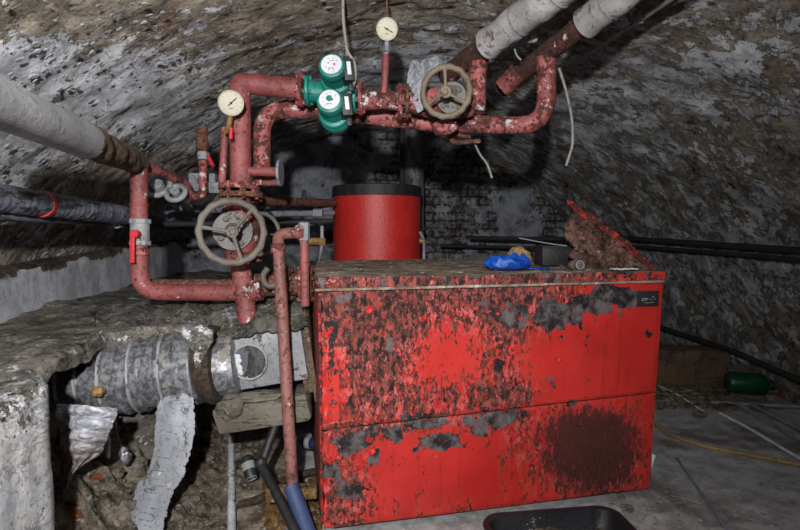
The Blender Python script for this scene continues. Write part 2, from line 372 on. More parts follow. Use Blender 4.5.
M['orange'] = painted('rusty_dark_bar', (58, 46, 38), (48, 39, 33), .6, rust=(34, 27, 23), rust2=(64, 52, 43), rough=.85)
def foilmat():
    b = B('crinkled_foil', .38, .75, .5)
    f = b.noise(40, 8, .7, dist=.6); v = b.vor(26, 'F1', b.warp(14, .12))
    col = b.mix(b.step(f, .40, .62), (98, 98, 101), (164, 166, 171))
    m = b.step(b.noise(7, 9, .7), .56, .62)
    col = b.mix(m, col, (122, 112, 96))
    return b.done(col, b.ma('ADD', b.ma('MULTIPLY', v, .4), f), .0025, rough=b.step(m, 0, 1, .4, .9), metal=b.step(m, 0, 1, .6, 0))
M['foil'] = foilmat()
def clothmat():
    b = B('grey_dust_sheet', .9, spec=.15)
    f = b.noise(9, 8, .7); g = b.noise(60, 5, .7)
    col = b.mix(b.step(f, .38, .62), (128, 130, 136), (188, 192, 200)); col = b.mix(b.step(g, .6, .7), col, (100, 92, 84))
    col = b.mix(b.ma('MULTIPLY', b.attr('stain'), b.step(f, .3, .6)), col, (96, 70, 60))
    return b.done(col, b.ma('ADD', f, b.ma('MULTIPLY', g, .2)), .012)
M['cloth'] = clothmat()
def boilermat(name):
    b = B(name, .42, spec=.4)
    rust, grey, spot = b.attr('rust'), b.attr('bare'), b.attr('spot')
    fine = b.noise(75, 5, .75, b.map((1, 1, .5)))
    med = b.noise(22, 10, .78, b.map((1, 1, .6)), .2)
    drip = b.noise(13, 7, .72, b.map((2.4, 1, .14)))
    red = b.mix(b.step(b.noise(2.5, 5, .6), .35, .65), (180, 43, 39), (160, 33, 30))
    red = b.mix(b.ma('MULTIPLY', b.step(b.ma('ADD', b.ma('MULTIPLY', drip, .5), b.ma('MULTIPLY', med, .5)), .46, .56), b.step(rust, .05, .6, .0, .8)), red, (160, 74, 54))
    lines = b.step(b.noise(30, 4, .6, b.map((1.6, 1, .03))), .60, .63)
    red = b.mix(b.ma('MULTIPLY', b.ma('MULTIPLY', lines, b.step(med, .42, .5)), b.step(rust, .05, .45, .25, .95)), red, (60, 22, 19))
    sp = b.ma('ADD', b.ma('MULTIPLY', fine, .46), b.ma('ADD', b.ma('MULTIPLY', med, .32), b.ma('MULTIPLY', drip, .22)))
    sm = b.ma('ADD', sp, b.ma('MULTIPLY', b.ma('SUBTRACT', rust, .50), .17))
    m1 = b.step(sm, .500, .512)
    pk = b.noise(34, 9, .75, b.map((1, 1, .7), (0, 0, 0), (4, 4, 1)))
    pink = b.step(b.ma('ADD', pk, b.ma('MULTIPLY', b.ma('SUBTRACT', rust, .5), .25)), .50, .54)
    red2 = b.mix(b.ma('MULTIPLY', pink, b.step(rust, .15, .6, 0, .9)), red, (182, 88, 86))
    rc = b.mix(b.step(med, .44, .56), (34, 22, 21), (78, 46, 38))
    rc = b.mix(b.ma('MULTIPLY', b.step(pk, .535, .56), .9), rc, (150, 74, 70))
    f2 = b.noise(52, 7, .8, b.map((1, 1, .55), (0, 0, 0), (8, 1, 3)))
    rc = b.mix(b.ma('MULTIPLY', b.step(f2, .535, .55), .85), rc, (140, 56, 48))
    rc = b.mix(b.step(f2, .44, .47, 1, 0), rc, (18, 12, 12))
    col = b.mix(m1, red2, rc)
    # bare grey metal patches with sharp edges
    vc = b.vor(14, 'F1', b.warp(9, .10))
    gm = b.ma('ADD', b.ma('MULTIPLY', b.noise(15, 8, .68, None, .5), 1.1), b.ma('ADD', b.ma('MULTIPLY', vc, .35), grey))
    gm = b.ma('SUBTRACT', gm, .15)
    m2 = b.step(gm, .86, .868)
    gc = b.mix(b.step(b.noise(9, 6, .7), .44, .60), (30, 27, 29), (92, 87, 89))
    gc = b.mix(b.step(fine, .58, .64), gc, (120, 66, 60))
    rim = b.step(b.ma('ABSOLUTE', b.ma('SUBTRACT', gm, .855)), 0, .012, .8, 0)
    col = b.mix(rim, col, (204, 78, 68))
    col = b.mix(m2, col, gc)
    # dark scorched stain
    smk = b.step(b.ma('ADD', b.ma('MULTIPLY', fine, .35), b.ma('ADD', b.ma('MULTIPLY', med, .45), b.ma('MULTIPLY', b.ma('SUBTRACT', spot, .5), .22))), .39, .49)
    col = b.mix(b.ma('MULTIPLY', smk, .90), col, b.mix(b.step(fine, .5, .66), (36, 20, 15), (98, 40, 30)))
    h = b.ma('ADD', b.ma('MULTIPLY', m1, -.5), b.ma('MULTIPLY', fine, b.ma('ADD', b.ma('MULTIPLY', rust, .9), b.ma('MULTIPLY', smk, .6))))
    h = b.ma('SUBTRACT', h, b.ma('MULTIPLY', m2, 1.2)); h = b.ma('ADD', h, b.ma('MULTIPLY', med, b.ma('MULTIPLY', rust, .8)))
    return b.done(col, h, .006, rough=b.step(b.ma('MAXIMUM', m1, smk), 0, 1, .42, .85))
M['boiler'] = boilermat('flaking_red_boiler_paint')
M['boilerred'] = painted('red_boiler_trim', (180, 40, 36), (156, 30, 29), .45, rust=(50, 28, 24), rust2=(120, 70, 66), s=16, white=.3)
def lidmat():
    b = B('dusty_boiler_top', .9, spec=.15); f = b.noise(14, 9, .7, b.map((.5, 1.6, 1))); g = b.noise(60, 6, .7)
    col = b.mix(b.step(f, .35, .65), (84, 66, 54), (158, 146, 130)); col = b.mix(b.step(g, .58, .66), col, (60, 40, 32))
    col = b.mix(b.step(b.noise(9, 7, .7, b.map((1, 1, 1), (0, 0, 0), (5, 5, 5))), .6, .64), col, (190, 190, 190))
    return b.done(col, b.ma('ADD', f, g), .008)
M['lidtop'] = lidmat()
M['tank'] = painted('smooth_red_enamel', (176, 40, 35), (164, 34, 31), .06, rough=.38, rust=(120, 30, 26), rust2=(120, 30, 26))
def fibremat():
    b = B('torn_insulation_fibre', .95, spec=.1); f = b.noise(13, 10, .72, b.map((1, 1, 1), (0, .6, 0)), .5); g = b.noise(60, 6, .75)
    col = b.mix(b.step(f, .36, .62), (58, 40, 35), (138, 106, 94)); col = b.mix(b.step(b.noise(18, 9, .75), .60, .68), col, (190, 176, 172))
    col = b.mix(b.step(g, .6, .68), col, (26, 18, 16))
    return b.done(col, b.ma('ADD', f, b.ma('MULTIPLY', g, .6)), .03)
M['fibre'] = fibremat()

# ================================================================== ROOM SHELL
def paint_vault(p):
    px, py, t = pix(p)
    if t < .3: return .5
    a = .435
    a += .34*gauss(px, py, 20, 95, 110, 55) + .25*gauss(px, py, 110, 100, 60, 45) + .18*gauss(px, py, 190, 120, 60, 60)
    a -= .40*gauss(px, py, 40, 5, 110, 30) + .10*gauss(px, py, 300, 20, 160, 40) + .25*gauss(px, py, 160, 180, 80, 35)
    a += .40*gauss(px, py, 400, 72, 70, 20) + .16*gauss(px, py, 130, 15, 30, 14) + .1*gauss(px, py, 20, 190, 50, 25)
    a += .12*gauss(px, py, 560, 125, 110, 60)+.14*gauss(px, py, 690, 60, 150, 80)+.16*gauss(px, py, 720, 250, 180, 60)-.03*ss(480, 600, px)
    a += .1*gauss(px, py, 640, 370, 100, 80)
    return a
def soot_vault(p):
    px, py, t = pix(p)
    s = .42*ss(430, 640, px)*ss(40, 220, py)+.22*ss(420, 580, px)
    s += .5*gauss(px, py, 80, 240, 120, 18)  # darker band just above the low left wall
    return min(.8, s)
vmb = MB()
V0, V1, NA, NV = -1.2, VEND+.1, 230, 330
A0 = math.atan2(-.1-VZ, 2.52); A1 = PI-A0+.05
def vault_pt(u, v):
    a = A0+(A1-A0)*u; y = V0+(V1-V0)*v
    d = Vector((math.cos(a), 0, math.sin(a))); p = Vector((VU, y, VZ))+d*VR
    n = fbm(p, 1.3, 4)*.022+fbm(p+Vector((9, 3, 1)), 6, 5, .7)*.010
    strat = fbm((p.x*1.5, p.y*1.2, p.z*6), 2.2, 4, .8)*.008
    return p-d*(n+strat)
vmb.surf(vault_pt, NA, NV)
struct(obj('ceiling', vmb, M['vault'], attrs={'paint': paint_vault, 'darken': soot_vault}), 'low barrel vault of bare stone with peeling grey whitewash', 'vaulted ceiling')
random.seed(31)
chips = MB(); nch = 0
while nch < 430:
    px = random.uniform(0, 470); py = random.uniform(0, 200); q = Vh(px, py, .012)
    if q.y > VEND-.1 or q.z < 1.2: continue
    if paint_vault(q) < .43 and random.random() < .6: continue
    nch += 1
    n_ = Vector((VU-q.x, 0, VZ-q.z)).normalized(); ax = Vector((0, 1, 0)); ay = n_.cross(ax)
    a = random.uniform(0, 6.28); e1_ = ax*math.cos(a)+ay*math.sin(a); e2_ = n_.cross(e1_); sz = random.uniform(.004, .013)*(1 if random.random() < .85 else 1.8)
    k1, k2 = random.uniform(.4, 1), random.uniform(.0, .10); sd = nch*1.37
    def chip(u, v):
        ang_ = 2*PI*u; r_ = v*sz*(1+.7*noise.noise(Vector((math.cos(ang_)*1.7, math.sin(ang_)*1.7, sd))))
        x_, y_ = r_*math.cos(ang_), r_*math.sin(ang_)*k1
        return q+e1_*x_+e2_*y_+n_*(.002+k2*max(0, x_+sz*.3)**2/sz*1.2)
    chips.surf(chip, 9, 2)
tag(obj('plaster_flakes', chips, M['insul'], solid=.001), 'curling flakes of peeling whitewash hanging from the vault', 'plaster flakes', kind='stuff')
# end wall
emb = MB()
def end_pt(u, v):
    x = VU-2.6+5.2*u; z = -.1+2.4*v
    return Vector((x, VEND+fbm((x, 3, z), 5, 5)*.012, z))
emb.surf(end_pt, 150, 80)
struct(obj('wall_back', emb, M['brick'], attrs={'paint': lambda p: .5+.3*(1-ss(-.3, .9, p.x))-.12*gauss(p.x, p.z, 1.1, 1.3, .7, .4)+.2*gauss(p.x, p.z, 1.9, 1.2, .3, .3)}), 'dark whitewashed brick end wall of the cellar behind the red tank', 'wall')
# floor
fmb = MB()
def floor_pt(u, v):
    x = -2.1+5.4*u; y = -1.2+6.7*v
    dirt = 1-ss(-.45, -.1, x)
    z = fbm((x, y, 0), 2.5, 4)*.006+dirt*(fbm((x, y, 2), 7, 5)*.018)-.004
    return Vector((x, y, z))
fmb.surf(floor_pt, 220, 260)
def fdirt(p):
    d = 1-ss(-.45, .1, p.x)
    return max(d, .75*gauss(p.x, p.y, 2.8, 3.4, .55, .8), .35*gauss(p.x, p.y, .7, 1.9, .5, .3))
struct(obj('floor', fmb, M['floor'], attrs={'dirt': fdirt}), 'grey concrete floor, earthy and littered to the left of the boiler', 'floor')
# low whitewashed wall on the left under the pipes
lw = MB()
def lowwall(u, v):
    y = -1.2+6.5*u
    top = 1.0+.09*ss(2.2, 4.8, y)+fbm((y, 0, 0), 3, 4)*.012
    prof = [(-1.62, top+.03), (-1.50, top), (-1.485, top-.02), (-1.49, .5)]
    k = v*3; i = min(2, int(k)); q = k-i
    x = prof[i][0]*(1-q)+prof[i+1][0]*q; z = prof[i][1]*(1-q)+prof[i+1][1]*q
    n = fbm((x*2, y, z), 3, 5)*.012
    return Vector((x+n, y, z+n*.4))
lw.surf(lowwall, 300, 36)
def lowpaint(p):
    scal = .955+.09*ss(2.2, 4.8, p.y)+.03*abs(math.sin(p.y*5.3))+fbm((p.y*2, 0, 3), 3, 4)*.02
    return .5+(.45 if p.z < scal else -.4)
struct(obj('wall_left', lw, M['plaster'], attrs={'paint': lowpaint, 'darken': lambda p: (.85 if lowpaint(p) < .5 else 0)}), 'low whitewashed wall strip under the lagged pipes on the left', 'wall')  # strip above the scalloped whitewash edge is set darker
# masonry ledge: top, front edge, recess behind the near end
ld = MB()
def ledge_z(x, y):
    return .775+fbm((x, y, 0), 2.2, 5)*.03+fbm((x, y, 7), 9, 4)*.008
def ledge(u, v):
    y = .2+4.95*u
    front = -.74-.14*ss(1.38, 1.62, y)+.02*fbm((y, 0, 0), 4, 4)
    if y > 2.10: front += .44*ss(2.10, 2.3, y)
    rec = .25*ss(1.40, 1.46, y)
    prof = [(-1.50, None, .0), (front-.012, None, 1.), (front, -.02, 1.), (front, -.06-.02*fbm((y, 1, 0), 9, 4), 1.), (front-rec, -.10, 1.), (front-rec, -.80, 1.)]
    cuts = [0, .5, .53, .62, .72, 1.0001]
    for i in range(5):
        if v <= cuts[i+1]:
            q = (v-cuts[i])/(cuts[i+1]-cuts[i]); break
    x = prof[i][0]*(1-q)+prof[i+1][0]*q
    zt = ledge_z(x, y)
    z0 = 0 if prof[i][1] is None else prof[i][1]; z1 = 0 if prof[i+1][1] is None else prof[i+1][1]
    z = zt+z0*(1-q)+z1*q
    if i > 1: x += fbm((x, y*1.0, z), 4, 4)*.006
    return Vector((x, y, z))
ld.surf(ledge, 330, 130)
def ledgepaint(p):
    if p.x > -.79 and p.z < .70 and p.y < 1.45: return 1.25
    if p.x > -.80 and p.y < 1.7: return .60
    return .33+.25*gauss(p.x, p.y, -.75, 3.0, .25, .4)-.1*gauss(p.x, p.y, -1.2, 2.2, .3, .4)
tag(obj('masonry_ledge', ld, M['dirt_ledge'], attrs={'paint': ledgepaint, 'darken': lambda p: .15+.6*gauss(p.x, p.y, -1.02, 1.55, .22, .35)*0 + (.5 if p.y > 1.42 and p.z < .62 else 0)}),  # face below the overhang is set darker past the near end
    'grey dusty masonry ledge with a whitewashed front along the left wall', 'ledge')
# ================================================================== BOILER
A = G(324, 529, .03); Bq = G(649, 488, .03)
ang = math.atan2(Bq.y-A.y, Bq.x-A.x); BW = (Bq-A).xy.length; BH = .965; BD = 1.12
boil = thing('boiler', 'big rectangular red boiler with rust-streaked flaking paint in the middle of the floor', 'boiler', (A.x, A.y, 0), ang)
def bpix(x, z):
    p = Vector((A.x, A.y, 0))+Vector((math.cos(ang), math.sin(ang), 0))*x+Vector((0, 0, z)); return pix(p)[:2]
SEAM = .44
def rx(z): return BW+.035*(z/BH)       # the right edge stands out a little at the top
def seam(x): return .424+.044*x/BW
def panel(low, thick=.03, bulge=0):
    z0, z1 = (.03, .44) if low else (.44, BH)
    mb = MB(); nx, nz = 300, int(300*(z1-z0)/BW)
    def fn(u, v):
        x = rx(z0+(z1-z0)*v)*u; za, zb = (.03, seam(x)-.003) if low else (seam(x)+.003, BH)
        z = za+(zb-za)*v
        e = min(1, min(u, 1-u)*60, min(v, 1-v)*(z1-z0)*80)
        y = -.004*e + fbm((x, 0, z), 2, 3)*.004
        if u < .02: y += fbm((x*3, 1, z), 14, 3)*.010; 
        return Vector((x+(fbm((0, 2, z), 16, 4)*.006 if u < .01 else 0), y, z))
    mb.surf(fn, nx, nz); return mb
def a_rust(v):
    px, py = bpix(v.x, v.z)
    seam = 424-(px-325)*.108
    if py < seam:   # upper panel
        a = .25
        a += .55*(1-ss(285, 400, py))*(1-ss(430, 640, px))
        a += .42*gauss(px, py, 375, 350, 38, 90) + .30*gauss(px, py, 455, 400, 90, 26)+.35*gauss(px, py, 350, 300, 60, 30)
        a += .25*gauss(px, py, 505, 345, 16, 70)+.3*gauss(px, py, 540, 295, 70, 22)+.25*gauss(px, py, 520, 392, 45, 16)
        a -= .40*gauss(px, py, 445, 350, 32, 36)+.30*gauss(px, py, 330, 380, 12, 60)+.35*gauss(px, py, 560, 360, 45, 30)
        a -= .6*ss(560, 612, px+(py-290)*.35)
        return a
    a = .18+.42*gauss(px, py, 345, 500, 34, 50)+.30*gauss(px, py, 420, 418, 110, 14)+.22*gauss(px, py, 512, 440, 40, 50)+.35*gauss(px, py, 350, 430, 45, 14)
    a += .3*gauss(px, py, 600, 470, 60, 40)+.15*gauss(px, py, 450, 510, 60, 14)
    a -= .3*gauss(px, py, 470, 465, 40, 35)+.2*gauss(px, py, 400, 480, 26, 40)
    return a
def a_bare(v):
    px, py = bpix(v.x, v.z); a = 0.0
    for cx, cy, rx_, ry, w_ in [(510, 315, 22, 14, .42), (575, 308, 26, 20, .44), (552, 316, 26, 18, .42), (615, 296, 24, 11, .55), (598, 305, 16, 12, .5), (350, 442, 22, 13, .5), (375, 455, 14, 10, .45), (425, 420, 24, 8, .55), (440, 441, 22, 10, .5),
                            (470, 428, 16, 8, .2), (495, 417, 20, 11, .48), (463, 421, 16, 8, .4), (334, 470, 12, 26, .35), (350, 492, 16, 22, .3), (525, 412, 8, 8, .4), (573, 404, 6, 5, .5),
                            (385, 432, 26, 9, .4), (497, 365, 8, 8, .3), (390, 345, 10, 10, .3), (335, 300, 14, 14, .3), (333, 345, 7, 45, .28), (533, 337, 9, 6, .35)]:
        a = max(a, w_*gauss(px, py, cx, cy, rx_, ry))
    return a+.06
def a_spot(v):
    px, py = bpix(v.x, v.z)
    return .0+1.05*gauss(px, py, 582, 455, 50, 44)+.45*gauss(px, py, 590, 424, 70, 20)+.42*gauss(px, py, 615, 465, 56, 44)
at_ = {'rust': a_rust, 'bare': a_bare, 'spot': a_spot}
obj('upper_panel', panel(False), M['boiler'], boil, local=True, attrs=at_, label='upper red front panel, dark with rust streaks on its left half')
obj('lower_panel', panel(True), M['boiler'], boil, local=True, attrs=at_, label='lower red front panel with a dark brown scorched stain on the right')
# carcass behind the panels
b = MB(); b.box((BW/2+.01, BD/2+.012, BH/2+.015), (BW-.01, BD-.02, BH-.05), .01)
obj('casing', b, M['boilerside'], boil, local=True)
b = MB(); b.box((BW+.012, BD/2, BH/2+.02), (.012, BD-.02, BH-.06), .003); obj('side_panel', b, M['boilerred'], boil, local=True)
b = MB(); b.box((-.006, BD/2, BH/2+.02), (.012, BD-.02, BH-.06), .003); obj('side_panel', b, M['boilerside'], boil, local=True)
# lid: red front strip, dusty top
b = MB()
def strip(u, v):
    x = -.012+(BW+.045)*u; z = BH+.006+.04*v; return Vector((x, -.010+fbm((x, 0, z), 7, 4)*.004, z+fbm((x, 1, 0), 5, 4)*.004*v))
b.surf(strip, 200, 8)
obj('lid_front', b, M['boiler'], boil, local=True, attrs={'rust': lambda v: .80-.5*ss(1.1, 1.35, v.x), 'bare': lambda v: .2, 'spot': lambda v: 0.})
b = MB()
def ltop(u, v):
    x = -.012+(BW+.045)*u; y = -.010+BD*v; return Vector((x, y, BH+.046+(fbm((x, y, 0), 6, 5)*.006 if 0 < v else 0)+fbm((x, 1, 0), 5, 4)*.004*(1-v)))
b.surf(ltop, 160, 90); obj('lid_top', b, M['lidtop'], boil, local=True)
b = MB(); b.box((BW/2, -.016, BH+.002), (BW+.05, .012, .010), .002); obj('lid_rim', b, M['lidtop'], boil, local=True)
b = MB(); b.box((BW/2+.01, BD/2, .015), (BW-.06, BD-.08, .03), .003); obj('plinth', b, M['darkpipe'], boil, local=True)
# nameplate
x0 = BW-.10+.03; b = MB(); x0 += .022; b.box((x0, -.010, .893), (.105, .008, .068), .002); npl = obj('name_plate', b, M['black'], boil, local=True, label='small black name plate')
b = MB()
for (dx, dz, w_, h_) in [(-.03, -.006, .004, .012), (-.022, 0, .012, .003), (-.020, -.008, .010, .003), (-.012, -.004, .003, .012), (-.006, -.002, .010, .003), (.012, -.006, .010, .003), (.022, .006, .012, .003), (.03, -.004, .008, .003), (-.005, -.02, .03, .002), (.02, -.019, .016, .002)]:
    b.box((x0+dx, -.0145, .895+dz), (w_, .001, h_))
obj('marking', b, M['greyink'], npl, local=True)
# curling flakes of paint
random.seed(4)
def flake(mb, o, size, tilt, az, curl, seed):
    n = random.randint(5, 8); R = Matrix.Rotation(az, 3, 'Y') @ Matrix.Rotation(tilt, 3, 'X')
    def fn(u, v):
        a = 2*PI*u; r = size*v*(1+.8*noise.noise(Vector((math.cos(a)*2.3, math.sin(a)*2.3, seed*1.7))))
        p = Vector((r*math.cos(a), -curl*r*r/size, r*math.sin(a))); return R @ p+Vector(o)
    mb.surf(fn, 9, 3)
spots = [(.0, .62, 1), (.01, .83, 1)]
for k in range(34):
    q = random.random()
    if q < .12: x, z = random.uniform(.01, .04), random.uniform(.05, .9)
    elif q < .7: x, z = random.uniform(.02, 1.05), random.uniform(.28, .43)
    else: x, z = random.uniform(.1, 1.2), random.uniform(.5, .90)
    b = MB(); flake(b, (x, -.008, z), random.uniform(.005, .015), random.uniform(-.5, .5), random.uniform(0, 6), random.uniform(.1, .6), k)
    obj('paint_flake', b, M['boilerred'], boil, local=True, solid=.0010)
TOP = BH+.050
def bl(x, y, z=0):   # boiler-local to world
    return Vector((A.x, A.y, 0))+Vector((math.cos(ang)*x-math.sin(ang)*y, math.sin(ang)*x+math.cos(ang)*y, z))
BX = Vector((math.cos(ang), math.sin(ang), 0)); BY = Vector((-math.sin(ang), math.cos(ang), 0))

# ---- torn insulation sheet standing on the boiler top
def onb(px, y_in, z=TOP):
    """boiler-top point seen at column px, y_in behind the front"""
    best = min((abs(pix(bl(k*.005, y_in, z))[0]-px), k*.005) for k in range(-20, 400)); return best[1]
ins = thing('insulation_slab', 'torn triangular slab of brown fibre insulation leaning up on the boiler top', 'insulation', bl(onb(610, .35), .35, TOP))
def tri(n, pts, t0, t1, amp):
    """pixel outline -> lumpy slab whose depth grows along px"""
    return None
xa, xb, xt = onb(566, .34), onb(652, .22), onb(572, .42)
outline = [(564, 271), (575, 262), (571, 256), (576, 247), (568, 240), (565, 234), (566, 226), (572, 216), (573, 206), (566, 200), (580, 207), (600, 220), (618, 234), (636, 250), (652, 266), (655, 272), (640, 271), (610, 271)]
def slab_t(px, py):  # depth of the leaning sheet under a pixel
    base = pix(bl(onb_c(px), .16, TOP))[2]
    return base+.55*max(0, (271-py))/FOC*base
_cache = {}
def onb_c(px):
    k = round(px)
    if k not in _cache: _cache[k] = onb(k, .16)
    return _cache[k]
from mathutils.geometry import tessellate_polygon
def inside(x, y, poly):
    c = False; n = len(poly)
    for i in range(n):
        (x1, y1), (x2, y2) = poly[i], poly[(i+1) % n]
        if (y1 > y) != (y2 > y) and x < (x2-x1)*(y-y1)/(y2-y1)+x1: c = not c
    return c
def sheet_from_outline(poly, tf, step, amp, ns=30, jit=0):
    mb = MB(); idx = {}; xs = [p[0] for p in poly]; ys = [p[1] for p in poly]
    x0, y0 = min(xs), min(ys); nx = int((max(xs)-x0)/step)+1; ny = int((max(ys)-y0)/step)+1
    def vid(i, j):
        if (i, j) not in idx:
            px, py = x0+i*step, y0+j*step; p = P(px, py, tf(px, py)); p += FW*amp*fbm(p, ns, 5, .7)
            idx[(i, j)] = len(mb.v); mb.v.append(p)
        return idx[(i, j)]
    for j in range(ny):
        for i in range(nx):
            if inside(x0+(i+.5)*step, y0+(j+.5)*step, poly):
                mb.f.append([vid(i, j), vid(i+1, j), vid(i+1, j+1), vid(i, j+1)]); mb.m.append(0)
    cnt = {}
    for f in mb.f:
        for a_, b_ in zip(f, f[1:]+f[:1]): k = (min(a_, b_), max(a_, b_)); cnt[k] = cnt.get(k, 0)+1
    nb = {}
    for (a_, b_), c_ in cnt.items():
        if c_ == 1: nb.setdefault(a_, []).append(b_); nb.setdefault(b_, []).append(a_)
    for _ in range(3):
        new = {k: mb.v[k]*.4+sum((mb.v[q] for q in l), Vector())*(.6/len(l)) for k, l in nb.items()}
        for k, p in new.items(): mb.v[k] = p
    return mb
obj('fibre_sheet', sheet_from_outline(outline, lambda x, y: slab_t(x, y), 1.0, .035, 26), M['fibre'], ins, solid=.02)
redge = [(566, 199), (574, 203), (592, 215), (612, 230), (632, 246), (656, 268), (657, 272), (650, 270), (632, 254), (616, 240), (596, 226), (578, 214), (572, 208)]
obj('red_metal_skin', sheet_from_outline(redge, lambda x, y: slab_t(x, y)-.03, 1.0, .02, 24), M['boilerside'], ins, solid=.006, label='strip of red painted sheet along its sloping edge')
# ---- other things on the boiler top
def topthing(px, y_in): return bl(onb(px, y_in), y_in, TOP)
# black box
p = topthing(553, .38); bx = thing('black_box', 'small black plastic box on the boiler top beside the torn insulation', 'box', p, ang-.1)
b = MB(); b.box((0, 0, .045), (.15, .11, .085), .004); obj('body', b, M['black'], bx, local=True)
b = MB(); b.box((0, 0, .092), (.158, .118, .010), .003); obj('lid', b, M['lid'], bx, local=True)
b = MB(); b.tube([P(519, 238, 2.55), P(545, 243, 2.5), P(567, 246, 2.45)], .003, 8, step=.03)
tag(obj('metal_rod', b, M['greypipe']), 'thin pale rod lying across the small black box on the boiler', 'rod')
# sponge
p = topthing(519, .30); b = MB(); b.blob(p+Vector((0, 0, .045)), (.058, .05, .052), 3, .25, 4)
tag(obj('sponge', b, M['sponge']), 'round dirty yellow sponge behind the blue plastic bag on the boiler', 'sponge')
# blue bag
b = MB(); p = topthing(509, .15)
def bag(u, v):
    a = 2*PI*u; th = PI*v
    r = .10*math.sin(th)**.7*(1+.22*noise.noise(Vector((math.cos(a)*2, math.sin(a)*2, v*3))))
    z = .030*(1+math.cos(th)*.95)*(1+.5*noise.noise(Vector((math.cos(a)*3*math.sin(th), math.sin(a)*3, 4.))))
    return p+BX*(r*math.cos(a)*1.05)+BY*(r*math.sin(a)*.7)+Vector((0, 0, z+.006*fbm((a, v, 1), 4, 4)))
b.surf(bag, 60, 26)
def tail(u, v):
    x = .02+.16*u; y = -.055+.05*v+.012*math.sin(u*7); return p+BX*x+BY*y+Vector((0, 0, .006+.010*abs(noise.noise(Vector((u*6, v*3, 9))))))
b2 = MB(); b2.surf(tail, 30, 8)
bg = thing('blue_bag', 'crumpled bright blue plastic bag on the front of the boiler top', 'bag', p)
obj('pouch', b, M['bluebag'], bg); obj('strap', b2, M['bluebag'], bg, solid=.003)
# spool / can
p = topthing(576, .08); cn = thing('metal_spool', 'small grey metal spool lying at the foot of the torn insulation', 'spool', p)
b = MB(); b.frame(p+Vector((0, 0, .022)), -FW*.9+RT*.2); b.disc(.021, -.03, .03); obj('body', b, M['castiron'], cn)
b = MB(); b.frame(p+Vector((0, 0, .022)), -FW*.9+RT*.2); b.torus(.019, .003, 28, 8); b.M = b.M @ Matrix.Translation((0, 0, .031)); b.torus(.018, .003, 28, 8); obj('rim', b, M['silver'], cn)
b = MB()
random.seed(9)
for k in range(60):
    q = bl(random.uniform(.05, BW), random.uniform(.02, .9), TOP+.003); s_ = random.uniform(.005, .016); b.blob(q, (s_, s_, s_*.4), k, .4, 1)
tag(obj('dust_crumbs', b, M['stone']), 'grey crumbs of mortar scattered over the boiler top', 'crumbs', kind='stuff')
b = MB(); p = topthing(624, .03)
b.surf(lambda u, v: p+BX*(.12*(u-.5))+BY*(.04*(v-.5))+Vector((0, 0, .006+.004*noise.noise(Vector((u*5, v*3, 0))))), 20, 6)
tag(obj('plaster_scrap', b, M['white'], solid=.004), 'white plaster scrap on the boiler top in front of the torn insulation', 'plaster scrap')
# ================================================================== RED TANK
tc = P(377, 225, 3.62); tank = thing('water_tank', 'smooth red cylindrical tank with black lid standing behind the boiler', 'tank', (tc.x, tc.y, 0))
tz = CAM.z+3.4*((265-192)/FOC-.07)
TR = .315; th_ = 1.50
b = MB(); b.frame((tc.x, tc.y, 0)); b.lathe([(0, .02), (TR, .02), (TR, th_-.07), (0, th_-.07)], 80); obj('body', b, M['tank'], tank)
b = MB(); b.frame((tc.x, tc.y, 0)); b.lathe([(0, th_), (TR-.01, th_), (TR+.003, th_-.006), (TR+.005, th_-.075), (TR, th_-.078), (0, th_-.078)], 80, wave=lambda a, r, z: (.002*math.sin(a*23) if r > .2 else 0)); obj('lid', b, M['lid'], tank)
b = MB(); b.frame((tc.x, tc.y, 0)); b.lathe([(0, 0), (TR-.03, 0), (TR-.03, .03), (0, .03)], 60); obj('base', b, M['darkpipe'], tank)
b = MB(); b.tube([P(420, 232, 3.5), P(424, 240, 3.48), P(424, 262, 3.46)], .012, 12); obj('drain_pipe', b, M['greypipe'], tank)
b = MB(); b.frame(P(419, 241, 3.48), RT); b.disc(.018, 0, .04); obj('fitting', b, M['brass'], tank)
b = MB(); b.box((0, 0, 0), (.001, .001, .001))
# flue pipe
p = P(414, 200, 4.3); fl = thing('flue_pipe', 'tall grey sooty flue pipe standing behind the red tank', 'pipe', (p.x, p.y, 0))
zt = VZ+math.sqrt(VR**2-(p.x-VU)**2)
b = MB(); b.tube([(p.x, p.y, 0), (p.x, p.y, zt)], .088, 28, step=.05, amp=.004); obj('tube', b, M['flue'], fl)
b = MB(); b.tube([(p.x-.10, p.y+.02, 0), (p.x-.10, p.y+.02, zt)], .02, 12, step=.1); obj('conduit', b, M['darkpipe'], fl)
for z in (1.2, 1.75):
    b = MB(); b.frame((p.x, p.y, z)); b.lathe([(.088, -.02), (.097, -.018), (.097, .018), (.088, .02)], 28); obj('collar', b, M['flue'], fl)
# ================================================================== PIPEWORK
def flange(name, c, d, r, th, mat, parent, nb=6, br=.009, seg=40):
    b = MB(); b.frame(c, d); b.disc(r, -th/2, th/2, seg, .003)
    o = obj(name, b, mat, parent)
    for k in range(nb):
        a = 2*PI*k/nb+.3; bb = MB(); bb.frame(Vector(c), d); bb.M = bb.M @ Matrix.Translation((math.cos(a)*(r-.014), math.sin(a)*(r-.014), 0))
        bb.disc(br, -th/2-.010, th/2+.010, 6, .001); obj('bolt', bb, mat, o)
    return o
